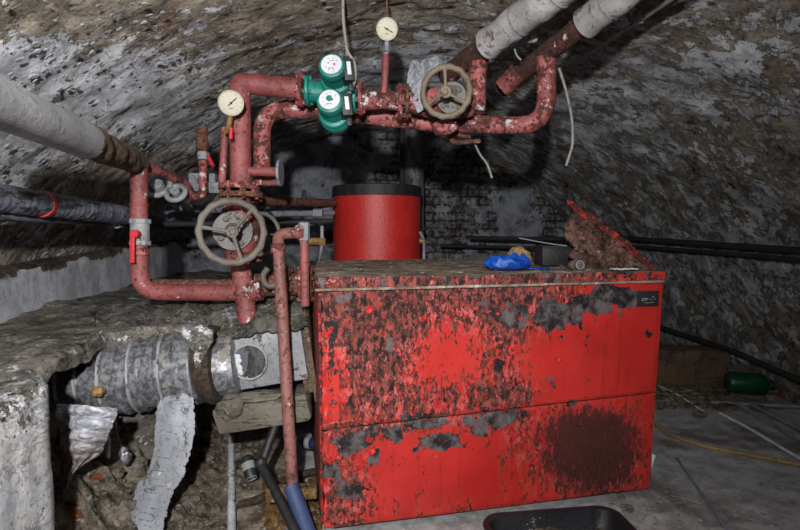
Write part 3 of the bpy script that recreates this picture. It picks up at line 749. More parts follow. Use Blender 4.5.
# main supply riser and run through the pump to the valve  (front run)
def pipething(name, label, pts, r, mat, bend=.08, amp=.0025, cat='pipe', root=None):
    t = thing(name, label, cat, root if root else pts[0])
    b = MB(); b.tube(pts, r, 24, bend, .012, amp); obj('tube', b, mat, t); return t
T1 = 2.2
sup = pipething('supply_pipe', 'thick pink-red riser bending over at top towards the teal pump', [P(241, 186, T1), P(240, 95, T1), P(240, 83, T1), P(302, 89, T1)], .045, M['pipe'], .13)
flange('flange', P(302, 89.5, T1), RT-UP*.09, .075, .02, M['piperust'], sup)
b = MB(); b.tube([P(222, 184, T1), P(225, 128, T1)], .016, 14, amp=.001); bt = obj('side_tube', b, M['pipe'], sup)
# second riser, behind
ret = pipething('return_pipe', 'second pink-red riser right behind the first, running on beneath the pump to the right-hand bend',
    [P(262, 186, 2.34), P(262, 108, 2.34), P(330, 111, 2.34), P(440, 124, 2.30), P(547, 126, 2.2), P(546, 55, 2.1)], .040, M['piperust'], .13)
b = MB(); b.tube([P(245, 171, T1), P(279, 172, T1)], .021, 16, amp=.001); stb = obj('stub', b, M['pipe'], sup)
b = MB(); b.tube([P(262, 183, 2.3), P(279, 183, 2.3)], .014, 16, amp=.001); obj('stub', b, M['pipe'], ret)
b = MB(); b.frame(P(280, 173, T1), RT); b.disc(.058, -.006, .006, 36); obj('blank_flange', b, M['silver'], stb, label='grey metal blanking disc')
# pipe between pump and valve
mid = pipething('pump_outlet_pipe', 'short rusty pink pipe between the teal pump and the upper gate valve', [P(359, 101, 2.16), P(378, 100, 2.16), P(404, 101, 2.16)], .040, M['piperust'], .05, .005)
flange('flange', P(361, 99, 2.16), RT, .072, .018, M['piperust'], mid)
flange('flange', P(400, 102, 2.16), RT, .078, .018, M['piperust'], mid)
flange('flange', P(407, 102, 2.16), RT, .078, .014, M['piperusty'], mid)
# ---- pump
def dial_part(parent, c, d, r, up=UP):
    b = MB(); b.frame(c, d, up); b.disc(r, -.004, .003, 40); f = obj('dial', b, M['white'], parent, label='round white rating dial')
    b = MB(); b.frame(c, d, up)
    for k in range(7):
        a = .6+k*.75; b.M = b.M; b.box((math.cos(a)*r*.62, math.sin(a)*r*.62, .0036), (.010, .0025, .001), rot=Matrix.Rotation(a*1.7, 3, 'Z'))
    b.box((0, r*.35, .0036), (.018, .003, .001)); b.box((0, -r*.45, .0036), (.022, .0035, .001))
    obj('marking', b, M['greyink'], f)
    b = MB(); b.frame(c, d, up); b.box((r*.28, -.002, .0036), (.008, .010, .001)); b.box((-r*.3, .004, .0036), (.004, .008, .001)); obj('red_marking', b, M['redink'], f)
    return f
pump = thing('twin_pump', 'teal green twin circulation pump with two round white dials', 'pump', P(330, 95, 2.16))
for (cx, cy, vy) in [(332, 66, 82), (330, 101, 118)]:
    fc = P(cx, cy, 2.02); d = (-FW+UP*.22-RT*.05).normalized()
    b = MB(); b.frame(fc, d, UP); b.lathe([(0, .010), (.044, .010), (.053, .005), (.056, -.01), (.056, -.024), (.050, -.028), (.052, -.085), (.064, -.09), (.068, -.10), (.064, -.11), (0, -.11)], 48,
                                          wave=lambda a, r, z: (.0025*math.cos(a*24) if z < -.03 and z > -.088 else 0))
    mo = obj('motor', b, M['teal'], pump)
    dial_part(mo, fc+d*.012, d, .043)
    if vy == 118:
        b = MB(); b.frame(fc+d*.018, d, UP); b.disc(.012, 0, .008, 20); obj('speed_knob', b, M['teal'], mo)
    else: pass
    b = MB(); b.frame(fc-d*.13, d, UP); b.lathe([(0, .03), (.055, .028), (.066, .015), (.068, -.01), (.06, -.04), (.04, -.055), (0, -.058)], 40); obj('volute', b, M['teal'], pump)
    # terminal box
    tb = P(cx+17, cy+3, 2.02); b = MB(); b.frame(tb, (-FW+RT*.25).normalized(), (UP+RT*-.12)); b.box((0, 0, -.03), (.042, .088, .06), .005); bo = obj('terminal_box', b, M['black'], pump)
    b = MB(); b.frame(tb, (-FW+RT*.25).normalized(), (UP+RT*-.12)); b.box((0, 0.004, .0008), (.016, .052, .0016)); obj('sticker', b, M['white'], bo)
    b = MB(); b.frame(tb, (-FW+RT*.25).normalized(), (UP+RT*-.12)); b.box((0.004, -.068, -.02), (.020, .03, .02), .004); obj('cable_gland', b, M['black'], bo)
b = MB(); b.tube([P(306, 91, 2.17), P(333, 94, 2.17), P(357, 98, 2.17)], .046, 28, amp=.002); obj('housing', b, M['teal'], pump)
for q in (P(308.5, 91, 2.165), P(355, 98, 2.165)):
    flange('flange', q, RT, .066, .014, M['teal'], pump, 4)
# bracket/cable of the pump
b = MB(); b.tube([P(343, -30, 2.0), P(343, 20, 2.04), P(347, 52, 2.05), P(355, 62, 2.06), P(356, 80, 2.06), P(349, 94, 2.05)], .0065, 10, .05, .012)
tag(obj('pump_cable', b, M['cable']), 'grey cable hanging from the ceiling in a curve to the lower terminal box', 'cable')
b = MB(); b.tube([P(341, -30, 2.06), P(345, 30, 2.07), P(347, 56, 2.05)], .005, 10, .05, .012)
tag(obj('pump_cable', b, M['cable']), 'grey cable running straight down to the upper terminal box', 'cable')
# ---- gauges
def gauge(px, py, t, r, stem_pts, stem_mat, label, needle_a, tap=None, d=None):
    c = P(px, py, t); g = thing('pressure_gauge', label, 'gauge', c)
    d = (CAM-c).normalized() if d is None else d
    b = MB(); b.frame(c, d, UP); b.lathe([(0, -.03), (r*.9, -.03), (r, -.022), (r, .004), (r*.97, .010), (r*.90, .008), (r*.88, .004), (0, .004)], 48); cs = obj('case', b, M['cream'], g)
    b = MB(); b.frame(c, d, UP); b.disc(r*.88, .004, .006, 48, .0005); dl = obj('dial', b, M['cream'], g)
    b = MB(); b.frame(c, d, UP)
    for k in range(11):
        a = math.radians(225-27*k); L = r*(.14 if k % 2 == 0 else .09)
        b.box((math.cos(a)*r*.74, math.sin(a)*r*.74, .0068), (L, .0012, .0008), rot=Matrix.Rotation(a, 3, 'Z'))
    b.box((0, -r*.4, .0068), (r*.35, .002, .0008)); obj('scale', b, M['ink'], dl)
    b = MB(); b.frame(c, d, UP); R = Matrix.Rotation(needle_a, 3, 'Z'); b.box(R @ Vector((r*.15, 0, .009)), (r*.9, .0035, .001), rot=R); b.disc(r*.09, .006, .011, 16); obj('needle', b, M['ink'], g)
    b = MB(); b.tube(stem_pts, .011, 14, .01, .01, .001); obj('stem', b, stem_mat, g)
    return g
g1 = gauge(231, 103, 2.06, .052, [P(231, 112, 2.08), P(229, 126, 2.1), P(226, 132, 2.13)], M['brass'], 'cream pressure gauge on the left in front of the thick pink-red riser', .8)
b = MB(); b.tube([P(231, 128, 2.08), P(231, 139, 2.08)], .008, 12); obj('tap_lever', b, M['handle'], g1, label='small red lever')
g2 = gauge(387, 29, 2.06, .045, [P(387, 38, 2.08), P(386, 58, 2.1)], M['silver'], 'cream pressure gauge at the top of a thin vertical pipe near the ceiling', -.5)
b = MB(); b.tube([P(386, 55, 2.1), P(385, 75, 2.1), P(384, 93, 2.12)], .015, 14, amp=.001); obj('riser', b, M['pipe'], g2)
b = MB(); b.frame(P(386.5, 48, 2.09), UP); b.disc(.014, -.02, .02, 6); obj('gauge_tap', b, M['greypipe'], g2)
b = MB(); b.tube([P(387, 20, 2.06), P(387, -25, 2.06)], .0035, 8); obj('wire', b, M['piperusty'], g2)
# ---- handwheel
def handwheel(parent, c, d, R, r, spokes, mat, up=UP, name='handwheel', label=None):
    b = MB(); b.frame(c, d, up); b.torus(R, r, 96, 14, r*.16, 14, .8); w_ = obj(name, b, mat, parent, label=label)
    for a in spokes:
        bb = MB(); bb.frame(c, d, up); e = Vector((math.cos(a)*R, math.sin(a)*R, 0)); bb.tube([Vector((0, 0, .006)), e*.5+Vector((0, 0, .003)), e*.97], r*.62, 12, .02, .01, radf=lambda L, q, p_: r*(.78-.25*math.sin(min(1, L/R)*PI))); obj('spoke', bb, mat, w_)
    bb = MB(); bb.frame(c, d, up); bb.lathe([(0, .024), (.010, .024), (.012, .014), (.022, .013), (.026, .004), (.024, -.02), (0, -.02)], 32); obj('hub', bb, mat, w_)
    return w_
# upper valve
uv = thing('gate_valve', 'upper gate valve with dull ochre handwheel beside the pump, wrapped in grey sheet', 'valve', P(446, 100, 2.16))
c = P(446, 92, 1.98); d = (CAM-c).normalized()+RT*-.18+UP*.03
handwheel(uv, c, d.normalized(), .093, .012, [math.radians(90), math.radians(208), math.radians(328)], M['castiron2'])
b = MB(); b.frame(P(446, 92, 1.98), d); b.lathe([(0, 0), (.014, 0), (.014, -.08), (.03, -.09), (.045, -.11), (.05, -.16), (0, -.16)], 28); obj('stem', b, M['castiron'], uv)
b = MB(); b.tube([P(410, 102, 2.17), P(440, 103, 2.17), P(474, 106, 2.17)], .052, 28, .02, .012, .005, radf=lambda L, a, p_: .048+.022*math.sin(min(1, L/.28)*PI)); obj('body', b, M['piperust'], uv)
b = MB(); b.blob(P(444, 128, 2.15), (.06, .05, .035), 2, .3, 3); obj('bottom_cap', b, M['piperust'], uv)
b = MB(); b.frame(P(452, 98, 2.08), d); b.disc(.064, -.02, .012, 32); bn = obj('bonnet', b, M['bonnet'], uv)
for k in range(4):
    a = .7+k*PI/2; bb = MB(); bb.frame(P(452, 98, 2.08), d); bb.M = bb.M @ Matrix.Translation((math.cos(a)*.045, math.sin(a)*.045, 0)); bb.disc(.011, .01, .024, 6); obj('bolt', bb, M['castiron'], bn)
rp_ = [(408, 72), (411, 62), (416, 60), (420, 65), (428, 57), (438, 55), (439, 64), (433, 73), (425, 82), (423, 94), (426, 108), (418, 113), (411, 98), (407, 84)]
b = sheet_from_outline(rp_, lambda x, y: 2.12+.02*math.sin(x*.25), .8, .03, 12)
tag(obj('grey_sheet', b, M['buttress'], solid=.006, attrs={'paint': lambda p: .8, 'darken': lambda p: .0}), 'torn stiff grey sheet hanging behind the upper handwheel', 'sheet')
# left connecting rise from valve to first lagged ceiling pipe
r1 = pipething('valve_riser', 'short vertical pink pipe rising right of the upper handwheel to the ceiling pipe', [P(476, 112, 2.22), P(478, 70, 2.22), P(480, 54, 2.18)], .040, M['piperust'], .03)
# ceiling pipes to the upper right
def qpx(a, b_, px): return min((abs(pix(Vector(a).lerp(Vector(b_), k/400))[0]-px), k/400) for k in range(401))[1]
def ceil_pipe(name, label, a, b_, r, mat, jr, jmat, q0, q1, jackmat2=None):
    t = thing(name, label, 'pipe', a); mb = MB(); mb.tube([a, b_], r, 24, 0, .015, .004); obj('tube', mb, mat, t)
    A_, B_ = Vector(a), Vector(b_); q0 = qpx(A_, B_, q0)
    mb = MB(); mb.tube([A_.lerp(B_, q0), A_.lerp(B_, q1)], jr, 32, 0, .012, .002, radf=lambda L, q, p_: jr*(1+.07*math.cos(L*20)**8-.02)); j = obj('insulation_jacket', mb, jmat, t); 
    for k in range(3):
        c_ = A_.lerp(B_, q0+(q1-q0)*(.3+.3*k)); mb = MB(); mb.frame(c_, B_-A_); mb.torus(jr*1.0, .003, 32, 6); obj('band', mb, M['greypipe'], j)
    return t
ceil_pipe('ceiling_pipe', 'left of two ceiling pipes, pale crumbling jacket, rusty bare end by the handwheel', P(446, 76, 2.4), Vh(625, -60, .13), .046, M['darkrust'], .062, M['oldins'], 488, 1)
ceil_pipe('ceiling_pipe', 'right of two ceiling pipes, bare rusty stretch above the right-hand bend', P(502, 88, 2.4), Vh(680, -51, .12), .040, M['darkrust'], .060, M['oldins'], 586, 1)
b = MB(); b.tube([P(502, 88, 2.3), P(518, 72, 2.25)], .045, 20, 0, .01, .004)
tag(obj('pipe_stub', b, M['piperust']), 'short rust-crusted pipe end left of the right-hand bend', 'pipe')
b = MB(); b.tube([Vh(x_+5, y_+3, .10) for x_, y_ in ((522, 94), (560, 68), (585, 51), (610, 34), (635, 17), (660, 0), (700, -26), (740, -52))], .011, 10, .1, .05)
cd_ = thing('conduit', 'thin grey conduit with clips running along under the right ceiling pipe', 'conduit', P(560, 60, 2.05)); obj('tube', b, M['silver'], cd_)
for k in (.25, .5, .75):
    q = Vh(565+100*k, 71-68*k, .10); b = MB(); b.frame(q, Vh(660, 0, .06)-Vh(560, 68, .06)); b.lathe([(.011, -.008), (.016, -.006), (.016, .006), (.011, .008)], 12); b.box((0, .02, 0), (.008, .03, .008)); obj('clip', b, M['silver'], cd_)
b = MB(); b.tube([P(497, 60, 2.25), P(524, 42, 2.1), P(552, 10, 1.9), P(590, -20, 1.7)], .008, 10, .05, .03)
tag(obj('conduit', b, M['greypipe']), 'thin grey conduit lying between the two ceiling pipes', 'conduit')
for i, (pp, lb) in enumerate([([P(514, 45, 2.1), P(516, 55, 2.1), P(521, 60, 2.1)], 'grey wire tie hanging from the left ceiling pipe')]):
    b = MB(); b.tube(pp, .004, 8, .02); tag(obj('wire', b, M['greypipe']), lb, 'wire')
b = MB(); b.blob(P(530, 38, 2.1), (.035, .02, .02), 3, .3); tag(obj('plaster_lump', b, M['oldins']), 'pale lump stuck between the two ceiling pipes', 'lump')
b = MB(); b.tube([P(559, 68, 2.08), P(566, 90, 2.1), P(572, 118, 2.12), P(573, 144, 2.14), P(569, 157, 2.14), P(566, 166, 2.14)], .006, 8, .03)
tag(obj('cable', b, M['cable']), 'loose grey cable dangling right of the right-hand pipe bend', 'cable')
b = MB(); b.tube([P(474, 142, 2.3), P(480, 155, 2.28), P(487, 163, 2.28), P(492, 178, 2.28)], .0055, 8, .03)
tag(obj('cable', b, M['cable']), 'short loose cable dangling under the pipes above the boiler', 'cable')
b = MB(); b.tube([P(448, 128, 2.26), P(452, 143, 2.26), P(480, 141, 2.26)], .011, 10, .03); b.tube([P(436, 131, 2.26), P(470, 137, 2.26)], .008, 8)
tag(obj('pipe_bracket', b, M['piperusty']), 'rusty bracket under the upper gate valve', 'bracket')
# ================================================================== LEFT PIPES
wp = thing('insulated_pipe', 'fat white jacketed pipe coming in at upper left, brown felt at its far end', 'pipe', P(0, 112, 1.12))
pa, pb = P(-60, 78, .92), P(137, 163, 2.2); ax = pb-pa
q_at = lambda px: min((abs(pix(pa.lerp(pb, k/400))[0]-px), k/400) for k in range(401))[1]
b = MB(); b.tube([pa, pa.lerp(pb, q_at(86))], .057, 36, 0, .015, .0003); obj('white_jacket', b, M['insul'], wp, label='smooth white jacket')
b = MB(); b.tube([pa.lerp(pb, q_at(84)), pb], .052, 28, 0, .015, .008, radf=lambda L, a, p_: .055-.013*min(1, L/1.0)); obj('felt_lagging', b, M['brownins'], wp, label='brown felt lagging')
# riser with red lever
lp = thing('drain_pipe', 'pink-red pipe loop with red lever, down the left and along above the ledge', 'pipe', P(140, 170, T1))
b = MB(); b.tube([P(139, 168, T1), P(139, 250, T1), P(140, 292, T1), P(240, 293, T1)], .036, 24, .10, .012, .0015); obj('tube', b, M['pipe'], lp)
flange('coupling', P(139, 205, T1), UP, .040, .012, M['pipe'], lp, 0)
b = MB(); b.frame(P(140, 232, T1), UP); b.disc(.040, -.05, .05, 12, .006); bv = obj('ball_valve', b, M['silver'], lp, label='bare grey metal ball valve')
for s_ in (-.05, .045):
    b = MB(); b.frame(P(140, 232, T1)+UP*s_, UP); b.disc(.046, -.010, .012, 8, .003); obj('nut', b, M['silver'], bv)
b = MB(); b.frame(P(136, 234, 2.14), -FW); b.disc(.018, -.01, .02, 20); obj('valve_stem', b, M['handle'], bv)
b = MB(); b.box((0, 0, 0), (.018, .008, .125), .003); b2 = MB(); b2.frame(P(132.5, 247, 2.12), -FW); b2.box((0, -.01, 0), (.020, .115, .010), .003); obj('lever', b2, M['handle'], bv, label='bright red lever')
flange('coupling', P(140, 252, T1), UP, .043, .03, M['piperust'], lp, 0, seg=8)
# rusty offshoot behind
b = MB(); b.tube([P(146, 166, 2.3), P(176, 178, 2.5), P(187, 185, 2.6), P(190, 196, 2.6), P(203, 197, 2.6), P(203, 160, 2.6), P(202, 132, 2.6)], .022, 18, .05, .01, .002)
rp = thing('branch_pipe', 'thin rusty pipe bending up with a small tap, left of the pink-red riser', 'pipe', P(203, 190, 2.6)); obj('tube', b, M['piperust'], rp)
b = MB(); b.tube([P(202, 150, 2.6), P(202, 128, 2.6)], .030, 14, amp=.004); obj('rusty_cap', b, M['piperusty'], rp)
b = MB(); b.frame(P(203, 156, 2.58), UP); b.disc(.030, -.02, .02, 8); tp = obj('tap', b, M['silver'], rp)
b = MB(); b.tube([P(208, 156, 2.55), P(213, 166, 2.53)], .010, 10); obj('tap_lever', b, M['handle'], tp)
for i, (px, py, r) in enumerate([(158, 186, .06), (176, 193, .045)]):
    b = MB(); b.frame(P(px, py, 2.5), (-FW+UP*.6)); b.torus(r, .014, 30, 10); b.disc(r*.5, -.02, .02, 16)
    tag(obj('fitting', b, M['silver']), ['larger grey ring fitting', 'smaller grey ring fitting'][i]+' behind the rusty branch pipe at left', 'fitting')
b = MB(); b.box(P(204, 183, 2.75), (.14, .10, .10), .01); b.box(P(212, 188, 2.7), (.10, .06, .06), .01)
tag(obj('control_box', b, M['greypipe']), 'grey control box behind the rusty branch pipe', 'box')
# lagged and thin pipes along left wall
HL = [P(-60, 188, 1.48), P(0, 200, 1.78), P(128, 216, 2.75), P(168, 222, 3.4), P(200, 224, 4.6)]
lag = thing('lagged_pipe', 'thick dark lagged pipe running along the left wall with a red band', 'pipe', HL[1])
b = MB(); b.tube([P(-60, 190, 1.48), P(168, 221, 3.3)], .050, 24, 0, .008, .004, 25, radf=lambda L, a, p_: .049+.001*math.sin(L*170+a)); obj('lagging', b, M['lag'], lag)
b = MB(); b.tube([P(162, 220, 3.2), P(205, 225, 4.6)], .030, 16); obj('tube', b, M['lag'], lag)
b = MB(); qa, qb = P(-60, 190, 1.48), P(168, 221, 3.3); qk = min((abs(pix(qa.lerp(qb, k/300))[0]-42), k/300) for k in range(301))[1]; b.frame(qa.lerp(qb, qk), qb-qa); b.lathe([(.046, -.012), (.053, -.010), (.053, .010), (.046, .012)], 28); obj('band', b, M['handle'], lag, label='red band')
thn = thing('thin_pipe', 'thin dark pipe running along the left wall just under the lagged one', 'pipe', P(0, 216, 1.8))
b = MB(); b.tube([P(-60, 210, 1.5), P(200, 230, 4.6)], .019, 16, 0, .02, .001); obj('tube', b, M['lag'], thn)
b = MB(); b.frame(P(6, 217, 1.86), P(200, 230, 4.6)-P(-60, 210, 1.5)); b.disc(.03, -.03, .03, 8, .004); obj('coupling', b, M['castiron'], thn)
b = MB(); b.frame(P(118, 224, 2.7), P(200, 230, 4.6)-P(-60, 210, 1.5)); b.disc(.026, -.025, .025, 8, .004); obj('coupling', b, M['silver'], thn)
b = MB(); b.tube([P(165, 211, 3.0), P(172, 208, 3.05), P(205, 209, 3.1), P(330, 209, 3.35)], .024, 16, .04)
tag(obj('link_pipe', b, M['lag']), 'grey lagged pipe crossing behind the lower gate valve, upper of a pair', 'pipe')
b = MB(); b.tube([P(150, 224, 2.9), P(200, 224, 3.1), P(333, 221, 3.35)], .017, 16, .04)
tag(obj('link_pipe', b, M['darkpipe']), 'dark thin pipe crossing behind the lower gate valve into the tank', 'pipe')
tl = thing('tank_pipe', 'thin dull red pipe running from the lower gate valve to the tank', 'pipe', P(265, 203, 2.9))
b = MB(); b.tube([P(255, 201, 2.6), P(333, 203, 3.35)], .026, 16); obj('tube', b, M['piperusty'], tl)
b = MB(); b.frame(P(304, 200, 3.0), UP); b.disc(.012, 0, .06, 8); obj('vent', b, M['black'], tl)
b = MB(); b.tube([P(265, 214, 2.9), P(333, 213, 3.35)], .019, 16); b.frame(P(318, 213, 3.2), RT); b.disc(.028, -.03, .03, 8)
tag(obj('grey_tank_pipe', b, M['greypipe']), 'thin light grey pipe with a union joining the tank on its left', 'pipe')
bf = thing('brass_fitting', 'brass fitting with grey tail between the hooked pipe and the tank', 'fitting', P(317, 242, 2.95))
b = MB(); b.frame(P(317, 242, 2.95), RT); b.disc(.026, -.05, .05, 8, .004); obj('union', b, M['brass'], bf)
b = MB(); b.tube([P(322, 226, 2.95), P(322, 245, 2.95), P(318, 262, 2.95)], .011, 10, .03); obj('tail', b, M['silver'], bf)
# ---- lower gate valve
lv = thing('gate_valve', 'lower gate valve with big grey handwheel on the left, rusty flanges above', 'valve', P(236, 235, T1))
flange('flange', P(239, 188, T1), UP, .088, .022, M['piperust'], lv, 8)
flange('flange', P(241, 196, T1), UP, .096, .022, M['piperusty'], lv, 8)
b = MB(); b.tube([P(240, 198, T1), P(238, 230, T1), P(240, 262, T1)], .05, 28, .03, .012, .004, radf=lambda L, a, p_: .045+.045*math.sin(min(1, L/.29)*PI)); obj('body', b, M['piperust'], lv)
c = P(232, 232, 1.98); d = ((CAM-c).normalized()+RT*.12+UP*.04).normalized()
b = MB(); b.frame(P(233, 231, 2.10), d, UP); b.disc(.082, -.03, .0, 36); bn = obj('bonnet', b, M['bonnet'], lv, label='round grey bonnet plate')
for k in range(4):
    a = .55+k*PI/2; bb = MB(); bb.frame(P(233, 231, 2.10), d, UP); bb.M = bb.M @ Matrix.Translation((math.cos(a)*.058, math.sin(a)*.058, 0)); bb.disc(.013, 0, .018, 6); obj('bolt', bb, M['castiron'], bn)
b = MB(); b.frame(P(233, 231, 2.10), d, UP); b.lathe([(.034, 0), (.03, .03), (.018, .04), (.014, .12), (0, .12)], 24); obj('stem', b, M['castiron'], lv)
handwheel(lv, c, d, .122, .0135, [math.radians(172), math.radians(50), math.radians(-72)], M['castiron'])
sv = thing('small_valve', 'valve half hidden behind the big handwheel, its wheel seen edge-on', 'valve', P(262, 234, 2.3))
c = P(262, 234, 2.3); handwheel(sv, c, (RT*.75-FW*.65).normalized(), .095, .010, [0, 2.1, 4.2], M['castiron'])
b = MB(); b.frame(c, (RT*.75-FW*.65).normalized()); b.lathe([(.012, 0), (.012, -.10), (.04, -.11), (.04, -.17), (0, -.17)], 20); obj('stem', b, M['castiron'], sv)
b = MB(); b.tube([P(252, 222, 2.4), P(256, 262, 2.4)], .04, 20, amp=.004); obj('body', b, M['piperusty'], sv)
# junction below
jn = thing('pipe_junction', 'rusty pipe cross below the big handwheel with flanged arm into the boiler', 'pipe', P(245, 290, T1))
b = MB(); b.tube([P(240, 262, T1), P(243, 285, T1), P(248, 322, T1)], .042, 24, .03, .01, .003); obj('down_pipe', b, M['pipe'], jn)
b = MB(); b.tube([P(236, 293, T1), P(262, 290, T1)], .047, 24, amp=.004); obj('tee', b, M['piperust'], jn)
b = MB(); b.tube([P(255, 285, 2.25), P(322, 283, 2.3)], .052, 24, amp=.004); arm = obj('boiler_arm', b, M['piperusty'], jn)
for i, px in enumerate((281, 290, 303, 312)): flange('flange', P(px, 284, 2.27), RT, (.088, .082, .09, .084)[i], .02, M['piperusty'] if i % 2 else M['piperust'], jn, 8)
b = MB(); b.tube([P(146, 284, 2.33), P(238, 284, 2.33)], .024, 16, amp=.003)
tag(obj('crusted_pipe', b, M['piperusty']), 'rust-crusted pipe lying right behind the horizontal pink pipe', 'pipe')
b = MB(); b.tube([P(268, 268, 2.12), P(262, 276, 2.12), P(266, 286, 2.12), P(276, 286, 2.12), P(279, 275, 2.12)], .013, 12, .02, .008)
tag(obj('siphon_loop', b, M['castiron']), 'small grey looped tube by the flanged arm under the lower valve', 'tube')
# ---- hooked pipe in front
hk = thing('hooked_pipe', 'slim pink-brown pipe hooked over at top, standing in front of the duct', 'pipe', G(292, 492, .06))
b = MB(); b.tube([P(303, 232, 2.12), P(278, 234, 2.08), P(279, 260, 2.03), P(293, 494, 1.98)], .0235, 20, .035, .012, .0012); obj('tube', b, M['brownpipe'], hk)
b = MB(); b.tube([P(304, 240, 2.12), P(305, 306, 2.12)], .019, 16, amp=.001); obj('drop_tube', b, M['pipe'], hk)
for q, dd in ((P(278, 248, 2.05), UP), (P(300, 232, 2.11), RT)):
    b = MB(); b.frame(q, dd); b.disc(.030, -.018, .018, 24, .004); obj('socket', b, M['piperust'], hk)
b = MB(); b.frame(P(304, 234, 2.12), UP); b.disc(.024, -.03, .05, 8, .004); obj('tap', b, M['greypipe'], hk)
b = MB(); b.tube([P(291, 486, 1.97), P(300, 510, 1.93), P(314, 550, 1.84)], .031, 20, .03); tag(obj('blue_hose', b, M['bluehose']), 'blue hose end pushed onto the foot of the slim hooked pipe', 'hose')
# ================================================================== FLUE DUCT
du = thing('flue_duct', 'foil-wrapped duct between the left ledge and the boiler side', 'duct', P(200, 370, 2.1))
dp = [P(60, 384, 2.03), P(120, 377, 2.05), P(214, 364, 2.12)]
b = MB(); b.tube(dp, .145, 40, .05, .006, .0022, 12, radf=lambda L, a, p_: .138+.018*((L/.068+.10*math.sin(a)) % 1)); obj('foil_wrap', b, M['foil'], du, label='crinkled silver foil wrap')
for k in range(6):
    q = k/6+.06; c_ = (Vector(dp[0]).lerp(Vector(dp[1]), q*2.2) if q < .45 else Vector(dp[1]).lerp(Vector(dp[2]), (q-.45)/.55))
    b = MB(); b.frame(c_, Vector(dp[2])-Vector(dp[1])+RT*.03); b.lathe([(.150, -.004), (.1555, -.002), (.154, .004), (.149, .007)], 44, wave=lambda a, r_, z: .0025*math.sin(a*5+k)); obj('wrap_seam', b, M['silver'], du)
b = MB(); b.tube([P(206, 366, 2.12), P(212, 365, 2.12), P(222, 364, 2.12)], .14, 40, .02, .01, .006, radf=lambda L, a, p_: .168-.012*abs(L-.035)/.035); obj('collar', b, M['orange'], du)
b = MB(); b.tube([P(218, 366, 2.13), P(238, 363, 2.14)], .130, 36, 0, .01, .004); obj('neck', b, M['foil'], du)
e1 = (P(300, 352, 2.16)-P(226, 364, 2.13)).normalized(); e3 = UP-(e1*UP.dot(e1)); e3.normalize(); e2 = e1.cross(e3)
if e2.dot(FW) < 0: e2 = -e2
cc = P(264, 359, 2.14)
Rm = Matrix((e1, e2, e3)).transposed()
b = MB(); b.box(cc+e2*.12, (.345, .24, .235), .012, Rm); obj('duct_box', b, M['silver'], du, label='square silver section')
dk = P(250, 362, 2.12)-e2*.008
b = MB(); b.frame(P(249, 362, 2.115), -e2, e3); b.torus(.073, .005, 40, 8); di = obj('inspection_ring', b, M['oldins'], du, label='pale ring of the inspection opening')
b = MB(); b.frame(P(249, 362, 2.115), -e2, e3); b.disc(.071, -.01, .002, 40); obj('inspection_cover', b, M['flue'], di)
b = MB()
random.seed(2)
for k in range(7): b.blob(P(237+random.uniform(-3, 4), 364+random.uniform(-9, 9), 2.105), (.012, .006, .014), k, .4, 2)
obj('putty', b, M['white'], di)
b = MB(); b.tube([P(288, 324, 2.10), P(290, 390, 2.10)], .010, 8, amp=.003); obj('strap', b, M['orange'], du)
b = MB(); b.box(P(307, 350, 2.32), (.05, .26, .34), .012, Rm); b.box(P(313, 350, 2.32), (.02, .32, .40), .006, Rm); obj('boiler_flange', b, M['brownins'], du)
# mortar crust on top of the duct
b = MB()
def crust(u, v):
    px = 96+212*u; base = 350-22*u; py = base-40*v-4*math.sin(v*PI); tt = 2.02+.10*u+.34*v
    if v < .12: tt += .02*(1-v/.12)
    p = P(px, py+4*fbm((px*.02, v, 0), 3, 3), tt); p += UP*(fbm(p, 7, 5, .7)*.018); return p
b.surf(crust, 110, 36); tag(obj('mortar_crust', b, M['dirt_ledge'], attrs={'paint': lambda p: .36, 'darken': lambda p: .62}, solid=.02), 'lumpy grey-brown mortar crust spread over the top of the duct', 'mortar')
b = MB()
def crust2(u, v):
    px = 183+35*u; p = P(px, 333+30*v, 2.0-.035*math.sin(u*PI)+.03*v); return p-FW*(fbm(p, 14, 5, .7)*.018)
b.surf(crust2, 24, 24)
poly = [(182, 330), (200, 326), (214, 331), (212, 342), (206, 352), (199, 372), (191, 366), (195, 352), (188, 344)]
tag(obj('mortar_splash', sheet_from_outline(poly, lambda x, y: 1.955+.0005*(y-330), 1.0, .02, 18), M['dirt_ledge'], attrs={'paint': lambda p: .45, 'darken': lambda p: .05}, solid=.012), 'lump of grey mortar dripped down the foil duct near its collar', 'mortar')
# timber / stone block below the duct
b = MB(); cc2 = P(266, 408, 2.2)
bm_ = bmesh.new(); b.box((0, 0, 0), (.40, .20, .12), .02)
bm_.free()
b.v = [cc2+Rm @ (v+Vector((.012*fbm(v, 9, 4), .012*fbm(v+Vector((3, 3, 3)), 9, 4), .015*fbm(v, 12, 4)))) for v in b.v]
tag(obj('stone_block', b, M['wood']), 'grey weathered block wedged under the silver duct box', 'block')
b = MB(); b.blob(P(231, 407, 2.1), (.055, .06, .055), 5, .3, 4); b.blob(P(258, 396, 2.12), (.11, .05, .02), 8, .3, 3)
tag(obj('stone_lump', b, M['wood']), 'brownish stone lump at the left end of the block under the duct', 'stone')
# support under the block: short brick pier behind
b = MB(); q = G(300, 432, 0); b.box((q.x+.02, q.y+.25, .19), (.30, .2, .38), .01)
tag(obj('brick_pier', b, M['rubble']), 'low dark masonry pier in the shadow under the duct flange', 'pier')
